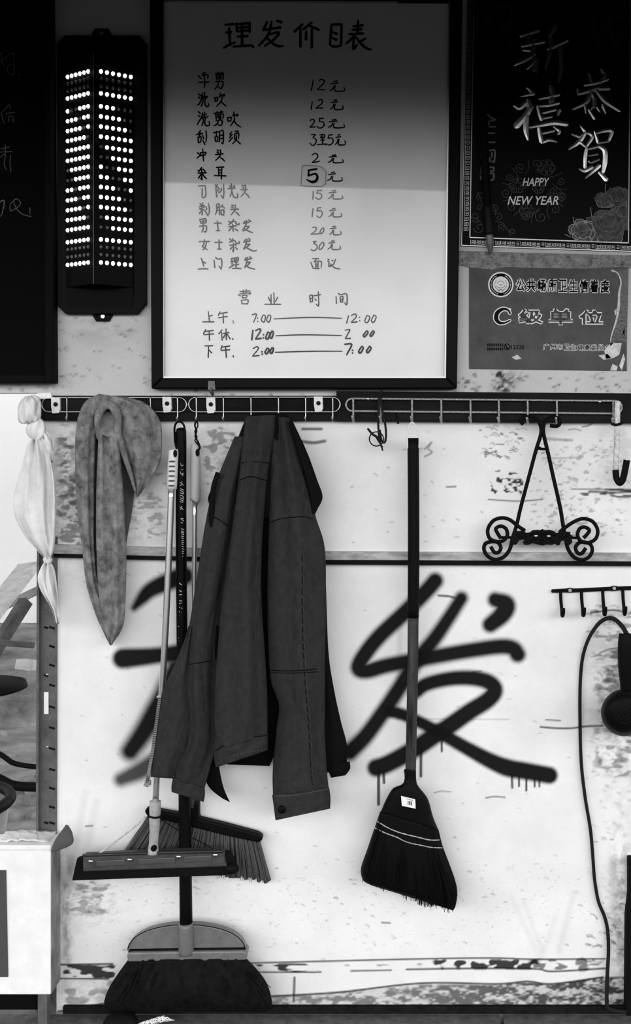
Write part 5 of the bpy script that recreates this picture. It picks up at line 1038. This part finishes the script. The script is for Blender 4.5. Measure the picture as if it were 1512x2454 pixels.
# right collar edge and left tab
mb = MB(); mb.loft([(690, 1012), (712, 1080), (730, 1140), (741, 1190), (746, 1236)], [(700, 1006), (736, 1084), (760, 1150), (773, 1192), (756, 1228)], .098, [.006, .012, .014, .015, .008], n=28, fold=fold3(.002, 6, 0)); mb.build('collar_edge', M_collar, jk, smooth=True)
mb = MB(); mb.loft([(517, 1130), (506, 1165), (503, 1200), (500, 1240), (502, 1262)], [(528, 1134), (518, 1170), (514, 1205), (513, 1240), (511, 1264)], .112, .0035, n=18); mb.build('collar_tab', M_collar, jk, smooth=True)
M_seam = mat('seam_thread', .0501, .8, n_amt=.5, n_scale=400)
def seam(lf, pts, parent, r=.0007, off_=.0008, dash=True, m=None):
    q = smooth(pts, 14); mb = MB(); step = 3
    for i in range(0, len(q)-step, step):
        a = [(q[j][0], q[j][1], surf_t(lf, q[j][0], q[j][1])+off_) for j in range(i, i+step+(0 if dash else 1))]
        if len(a) > 1: mb.tube([W(*p) for p in a], r, 6)
    return mb.build('seam', m or M_seam, parent, smooth=True)
M_groove = mat('seam_groove', .018, .9)
seam(rs, [(648, 1252), (670, 1244), (700, 1240), (730, 1238), (752, 1246)], rso, .0012, 0, False, M_groove); seam(rs, [(648, 1245), (670, 1238), (700, 1234), (728, 1232)], rso)
seam(rs, [(644, 1606), (690, 1608), (730, 1606), (762, 1603)], rso, .0013, 0, False, M_groove); seam(rs, [(644, 1612), (690, 1613), (730, 1612), (762, 1610)], rso, .0011, 0, False, M_groove)
seam(rs, [(724, 1330), (724, 1450), (726, 1550), (732, 1650), (740, 1750), (745, 1850), (750, 1885)], rso, .0009, 0, True, M_groove); seam(rs, [(728, 1330), (728, 1450), (730, 1550), (736, 1650), (744, 1750), (749, 1850), (753, 1885)], rso)
seam(ls, [(455, 1592), (480, 1588), (508, 1583)], lso, .0012, 0, False, M_groove); seam(ls, [(498, 1234), (515, 1240), (532, 1250), (545, 1260)], lso, .0014, 0, False, M_groove)
seam(cp, [(576, 1150), (600, 1142), (625, 1148), (642, 1152)], cpo, .0013, 0, False, M_groove); seam(cp, [(579, 1110), (600, 1106), (630, 1108), (645, 1110)], cpo, .001, 0, False, M_groove)
seam(hb, [(517, 1834), (535, 1820), (560, 1810), (600, 1802), (638, 1796)], hbo, .0010); seam(cf, [(664, 1958), (700, 1955), (750, 1944), (788, 1932)], cfo)
seam(cf, [(658, 1908), (700, 1906), (750, 1898), (786, 1890)], cfo, .0014, .0006, False, M_seam); seam(hb, [(516, 1800), (545, 1782), (590, 1770), (640, 1762)], hbo, .0012, 0, False, M_groove)
for q_ in ([(592, 1078), (596, 1092), (604, 1090)], [(600, 1078), (608, 1080), (606, 1092)], [(616, 1080), (624, 1090)], [(624, 1079), (616, 1091)], [(632, 1078), (630, 1090), (640, 1088)]): seam(cp, q_, cpo, .0012, -.0006, False, M_jacket)
seam(zf, [(436, 1570), (420, 1640), (405, 1700), (396, 1770), (392, 1830)], zfo)

# ------------------------------------------------------------------ grey towel
tw = thing('towel', 'worn grey towel draped over the left hook rack with one pointed corner hanging', 'towel', W(265, 1545, .04))
mb = MB(); mb.loft([(186, 1000), (180, 1060), (181, 1140), (185, 1220), (196, 1310), (207, 1400), (228, 1470), (250, 1520), (263, 1546)], [(236, 1000), (230, 1060), (227, 1140), (226, 1220), (226, 1310), (236, 1400), (262, 1470), (272, 1520), (266, 1547)], [.046, .046, .044, .042, .036, .030, .028, .026, .024], [.016, .020, .020, .018, .016, .014, .013, .011, .008], fold=fold3(.004, 4.5, 1, .003, 9, .5, 1.3), n=44, per=7); t1 = mb.build('back_fall', M_towel, tw, smooth=True)
mb = MB(); mb.loft([(205, 1000), (206, 1140), (212, 1310), (228, 1420), (262, 1540)], [(300, 1000), (322, 1165), (302, 1310), (296, 1420), (268, 1542)], .020, [.006, .008, .008, .007, .004], n=24); mb.build('inner_fold', mat('towel_gap_shade', .06, .95, n_amt=.4, n_scale=40), tw, smooth=True)  # inner layer coloured darker than the towel to paint shade into the gaps
mb = MB(); mb.loft([(236, 1030), (234, 1090), (231, 1170), (230, 1260), (232, 1340), (236, 1420), (248, 1490), (262, 1542)], [(284, 1040), (289, 1100), (296, 1180), (300, 1260), (303, 1340), (301, 1430), (295, 1500), (268, 1546)], [.072, .074, .072, .066, .058, .048, .04, .032], [.010, .015, .018, .019, .019, .017, .014, .008], fold=fold3(.010, 3.6, -.6, .004, 8, .5, .8), n=48, per=7); mb.build('front_fall', M_towel, tw, smooth=True)
mb = MB(); mb.loft([(248, 952), (270, 975), (282, 1010), (284, 1050), (301, 1100), (314, 1140), (323, 1172), (327, 1190)], [(300, 950), (352, 968), (384, 1010), (388, 1060), (384, 1105), (366, 1140), (342, 1176), (330, 1192)], [.055, .062, .062, .058, .054, .05, .048, .046], [.012, .022, .024, .022, .018, .012, .007, .004], fold=fold3(.006, 4, .8, .003, 8, 0, 2.), n=48, per=7); mb.build('corner_flap', M_towel, tw, smooth=True)
mb = MB(); mb.loft([(184, 1040), (187, 1000), (204, 962), (238, 943)], [(238, 1040), (236, 1000), (246, 985), (262, 972)], [.038, .056, .058, .058], [.012, .022, .024, .016], fold=fold3(.004, 5, 0), n=36, per=7); mb.build('top_roll', M_towel, tw, smooth=True)
mb = MB(); mb.ptube([(238, 1052, .074), (234, 1015, .078), (240, 985, .082), (256, 970, .082), (272, 976, .082), (282, 1000, .082), (283, 1036, .080), (298, 1090, .074), (313, 1138, .064), (325, 1180, .054)], [.006, .008, .010, .011, .011, .010, .0085, .007, .005, .003], 14, 7); mb.build('rolled_edge', M_towel, tw, smooth=True)
mb = MB(); mb.loft([(238, 944), (236, 958), (240, 976)], [(300, 953), (310, 962), (296, 985)], .060, [.018, .024, .02], n=30, per=7); mb.build('top_roll', M_towel, tw, smooth=True)
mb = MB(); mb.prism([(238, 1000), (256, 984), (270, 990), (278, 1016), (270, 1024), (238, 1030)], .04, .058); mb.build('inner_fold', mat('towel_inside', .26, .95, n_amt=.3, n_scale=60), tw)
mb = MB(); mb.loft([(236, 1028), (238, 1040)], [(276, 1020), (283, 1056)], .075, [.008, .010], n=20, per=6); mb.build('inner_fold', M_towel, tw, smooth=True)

# ------------------------------------------------------------------ knotted white cloth
kc = thing('knotted_cloth', 'knotted off-white cloth hanging at the left end of the dark batten', 'cloth', W(90, 1495, .05))
fk = lambda u, v: .018*(abs(math.sin(2.6*u+1.6*v+.6))**.7-.6)+.008*math.sin(8*u-4*v+1)+.004*math.sin(14*u+3*v)
mb = MB(); mb.loft([(60, 950), (46, 966), (42, 990), (46, 1012), (62, 1016)], [(82, 946), (96, 956), (99, 980), (97, 1003), (86, 1014)], .050, [.012, .026, .030, .026, .014], fold=lambda u, v: .012*(abs(math.sin(2.4*u+3*v))**.7-.6)+.005*math.sin(9*u-4*v), n=40, per=8); mb.build('knot', M_rag, kc, smooth=True)
mb = MB(); mb.loft([(74, 1008), (64, 1020), (62, 1034), (70, 1048), (84, 1056)], [(96, 1000), (106, 1012), (110, 1030), (106, 1046), (94, 1056)], .050, [.012, .024, .026, .022, .012], fold=lambda u, v: .003*math.sin(5*u+6*v), n=36, per=8); mb.build('knot', M_rag, kc, smooth=True)
mb = MB(); mb.loft([(90, 1032), (92, 1052), (104, 1080), (122, 1106)], [(110, 1030), (126, 1050), (130, 1075), (127, 1110)], .046, [.010, .016, .014, .004], fold=fk, n=36, per=7); mb.build('loose_end', M_rag, kc, smooth=True)
mb = MB(); mb.loft([(74, 1052), (64, 1070), (54, 1110), (42, 1150), (32, 1190), (34, 1230), (48, 1265), (68, 1296), (92, 1322), (108, 1340)], [(96, 1052), (110, 1070), (124, 1110), (131, 1150), (134, 1190), (134, 1230), (133, 1265), (132, 1296), (128, 1322), (120, 1340)], .050, [.014, .02, .026, .028, .030, .030, .028, .026, .020, .010], fold=fk, n=64, per=8); mb.build('cloth_body', M_rag, kc, smooth=True)
mb = MB(); mb.loft([(106, 1334), (103, 1341), (106, 1350)], [(121, 1334), (126, 1342), (121, 1352)], .052, [.012, .015, .012], n=28, per=6); mb.build('knot', M_rag, kc, smooth=True)
mb = MB(); mb.loft([(107, 1346), (97, 1362), (90, 1385), (96, 1412), (110, 1436), (124, 1462), (132, 1492)], [(120, 1346), (130, 1362), (135, 1390), (138, 1420), (140, 1446), (142, 1470), (143, 1497)], .044, [.010, .016, .018, .016, .013, .010, .004], fold=fk, n=48, per=7); mb.build('tail', M_rag, kc, smooth=True)

# ------------------------------------------------------------------ slotted post beside the opening
po = thing('slotted_post', 'grey slotted angle iron post beside the bright opening', 'post', W(112, 2430, 0))
mb = MB(); mb.prism([(88, 1290), (137, 1286), (134, 2430), (84, 2430)], .001, .006); mb.prism([(88, 1290), (94, 1290), (90, 2430), (84, 2430)], .002, .020); mb.build('angle_iron', M_post, po, bevel=.0008)
m_slot = mat('post_slot', .03, .8)
for y in (1500, 1545, 1590, 1638, 1690, 1740, 1790, 1840, 1885, 1930, 1968): MB().prism([(118, y), (132, y+4), (131, y+9), (117, y+5)], .004, .0066).build('slot', m_slot, po)
for y in (1500, 1615, 1968): MB().prism([(106, y), (116, y+3), (115, y+8), (105, y+5)], .004, .0066).build('slot', m_slot, po)
for y in (1616, 1790): MB().ell(W(113, y, .0065), (.005, .003, .0035), 10, 6).build('bolt', M_steel, po, smooth=True)
mb = MB(); mb.pbox(105, 1659, 116, 1711, .006, .0075); mb.build('white_tag', M_cab, po)

# ------------------------------------------------------------------ white metal box at the lower left
cb = thing('white_cabinet', 'low white metal box with dark front panel standing at the lower left corner', 'cabinet', (-.05, -.05, 0))
zt = (ZF-1990)/1000; zb = .092
mb = MB(); mb.box((-.40, -.088, zb), (.150, -.0215, zt-.012)); mb.build('body', M_cab, cb, bevel=.003)
mb = MB(); mb.box((-.40, -.094, zt-.012), (.153, -.0212, zt)); mb.build('lid', M_cab, cb, bevel=.003)
mb = MB(); mb.box((.1495, -.087, zb+.002), (.1515, -.022, zt-.013)); mb.build('side_panel', mat('grey_side_panel', .20, .8, n_amt=.6, n_scale=14), cb)  # right side in a darker mottled grey than the white body
mb = MB(); mb.prism([(-400, 2086), (14, 2086), (19, 2342), (-400, 2342)], .086, .091); mb.build('dark_panel', M_cabdark, cb, bevel=.001)
for x in (-.36, .115):
    mb = MB(); mb.box((x, -.075, 0), (x+.022, -.05, zb+.004)); mb.build('leg', M_post, cb, bevel=.001)
mb = MB(); mb.box((-.40, -.055, .04), (.13, -.040, zb)); mb.build('under_rail', M_black, cb)
rg = MB(); rg.loft([(158, 1976), (148, 1990), (132, 2012), (122, 2040)], [(164, 1978), (174, 1998), (172, 2024), (126, 2043)], [.085, .096, .104, .104], [.003, .005, .005, .002], n=20, per=6)
tag(rg.build('scrap_of_cloth', mat('dark_scrap', .07, .9), smooth=True), 'small dark grey scrap hanging off the corner of the white box', 'scrap')
pp_ = MB(); vv = []
nx, ny = 10, 6
for j in range(ny+1):
    for i in range(nx+1):
        x = .02+.12*i/nx; y = -.015-.065*j/ny; vv.append((x, y, zt+.003+.006*abs(math.sin(i*1.7+j))*math.sin(PI*i/nx)))
pp_.add(vv, [(j*(nx+1)+i, j*(nx+1)+i+1, (j+1)*(nx+1)+i+1, (j+1)*(nx+1)+i) for j in range(ny) for i in range(nx)])
po_ = pp_.build('crumpled_plastic_sheet', M_rag, smooth=True); sm_ = po_.modifiers.new('thick', 'SOLIDIFY'); sm_.thickness = .0012
tag(po_, 'crumpled pale plastic sheet lying on the white box below the post', 'plastic sheet')

# ------------------------------------------------------------------ yard seen through the opening
def yard(px, z, y):
    """x of a point seen at column px, at depth y behind the wall"""
    return CX+(px-CPX)*.001*(D+y)/D
hm = MB(); hm.ell((yard(10, 0, 3.4), 3.5, -.02), (1.2, 1.0, .24), 40, 16, .04)
h_ = hm.build('rubble_mound', M_rubble, smooth=True); h_['kind'] = 'structure'
def timber(label, a, b, w, h, m, roll=.2):
    a = Vector(a); b = Vector(b); d = (b-a).normalized(); u = d.cross(Vector((0, 0, 1))).normalized(); v = u.cross(d)
    u2 = u*math.cos(roll)+v*math.sin(roll); v2 = v*math.cos(roll)-u*math.sin(roll); vs = []
    for p in (a, b):
        for s, q in ((-1, -1), (1, -1), (1, 1), (-1, 1)): vs.append(p+u2*s*w/2+v2*q*h/2)
    mb = MB(); mb.add(vs, [(3, 2, 1, 0), (4, 5, 6, 7), (0, 1, 5, 4), (1, 2, 6, 5), (2, 3, 7, 6), (3, 0, 4, 7)])
    return tag(mb.build('timber_plank', m, bevel=.004), label, 'plank', 'timber in the yard')
M_plank2 = mat('dark_timber', .06, .9, n_amt=.5, n_scale=12)
M_plank3 = mat('mid_timber', .22, .9, n_amt=.5, n_scale=12)
timber('pale plank lying highest on the heap in the yard opening', (yard(-60, 0, 3.6), 3.2, .10), (yard(110, 0, 4.2), 3.9, .58), .16, .04, M_plank)
timber('dark plank slanting across the heap in the yard opening', (yard(-70, 0, 3), 2.9, .02), (yard(105, 0, 3.6), 3.3, .46), .06, .06, M_plank2)
timber('mid grey plank lying level under the slanted dark one', (yard(30, 0, 2.6), 2.7, .25), (yard(130, 0, 3.0), 2.7, .24), .14, .05, M_plank)
timber('thin dark stick lying above the level grey plank', (yard(-60, 0, 3), 2.75, .36), (yard(120, 0, 3.0), 2.75, .33), .03, .03, M_plank2)
timber('mid grey board at the back of the heap', (yard(-60, 0, 4.4), 4.3, .16), (yard(120, 0, 4.6), 4.5, .36), .20, .05, M_plank3)
tag(MB().ell((yard(-10, 0, 2.5), 2.5, .19), (.15, .16, .035), 20, 12, .05).build('dark_sack', M_rubber, smooth=True), 'dark sack lying on the yard ground below the planks', 'sack')
for nm, yy, z0, z1, r in (('dark hose running above the other on the yard ground', 1.55, .155, .10, .010), ('thick dark pipe lying lower on the yard ground', 1.5, .075, .045, .018)):
    mb = MB(); mb.tube([Vector(p) for p in smooth([(yard(-80, 0, yy), yy, z0+.06), (yard(0, 0, yy), yy, z0), (yard(40, 0, yy), yy, (z0+z1)/2-.01), (yard(130, 0, yy), yy, z1)], 8)], r, 10)
    tag(mb.build('hose', M_rubber, smooth=True), nm, 'hose')
bs_ = thing('basin', 'grey round basin with a dark rim at the lower left of the opening', 'basin', (yard(-40, 0, .45), .45, 0))
mb = MB(); c = Vector((yard(-112, 0, .5), .5, .35)); n = 36
prof = [(.10, -.34), (.13, -.20), (.155, -.02), (.15, -.01), (.12, -.10), (.0, -.12)]
vs = [c+Vector((r*math.cos(2*PI*k/n), r*math.sin(2*PI*k/n), z)) for r, z in prof for k in range(n)]
mb.add(vs, [(i*n+k, i*n+(k+1) % n, (i+1)*n+(k+1) % n, (i+1)*n+k) for i in range(len(prof)-1) for k in range(n)]); mb.build('bowl', M_plank3, bs_, smooth=True)
mb = MB(); mb.tube([c+Vector((.155*math.cos(a), .155*math.sin(a), -.015)) for a in np.linspace(0, 2*PI, 40)], .016, 10, cap=False); mb.build('rim', M_rubber, bs_, smooth=True)
mb = MB(); rg_ = random.Random(21)
for k in range(60):
    y = rg_.uniform(.9, 4.6); x = yard(rg_.uniform(-60, 110), 0, y); r = rg_.uniform(.01, .045)
    mb.ell((x, y, r*.2-.02), (r*1.6, r*1.2, r*.7), 8, 5, .12)
rb_ = mb.build('rubble', M_plank3); rb_['kind'] = 'stuff'; tag(rb_, 'scattered rubble on the yard ground behind the opening', 'rubble')

# ------------------------------------------------------------------ things lying at the foot of the wall
mb = MB(); mb.ell(W(290, 2452, .052), (.040, .030, .030), 22, 14, .05)
tag(mb.build('black_bundle', M_rubber, smooth=True), 'black rounded bundle on the pavement under the soft broom', 'bundle')
mb = MB(); mb.loft([(300, 2462), (345, 2446), (392, 2432)], [(330, 2464), (385, 2452), (420, 2446)], .052, [.006, .008, .005], n=24, per=8, fold=lambda u, v: .003*math.sin(60*v+8*u))
tag(mb.build('foil_wrapper', mat('crumpled_foil', .6, .25, .9, bump=1., b_scale=150), smooth=True), 'shiny crumpled foil strip lying in front of the soft broom', 'foil')
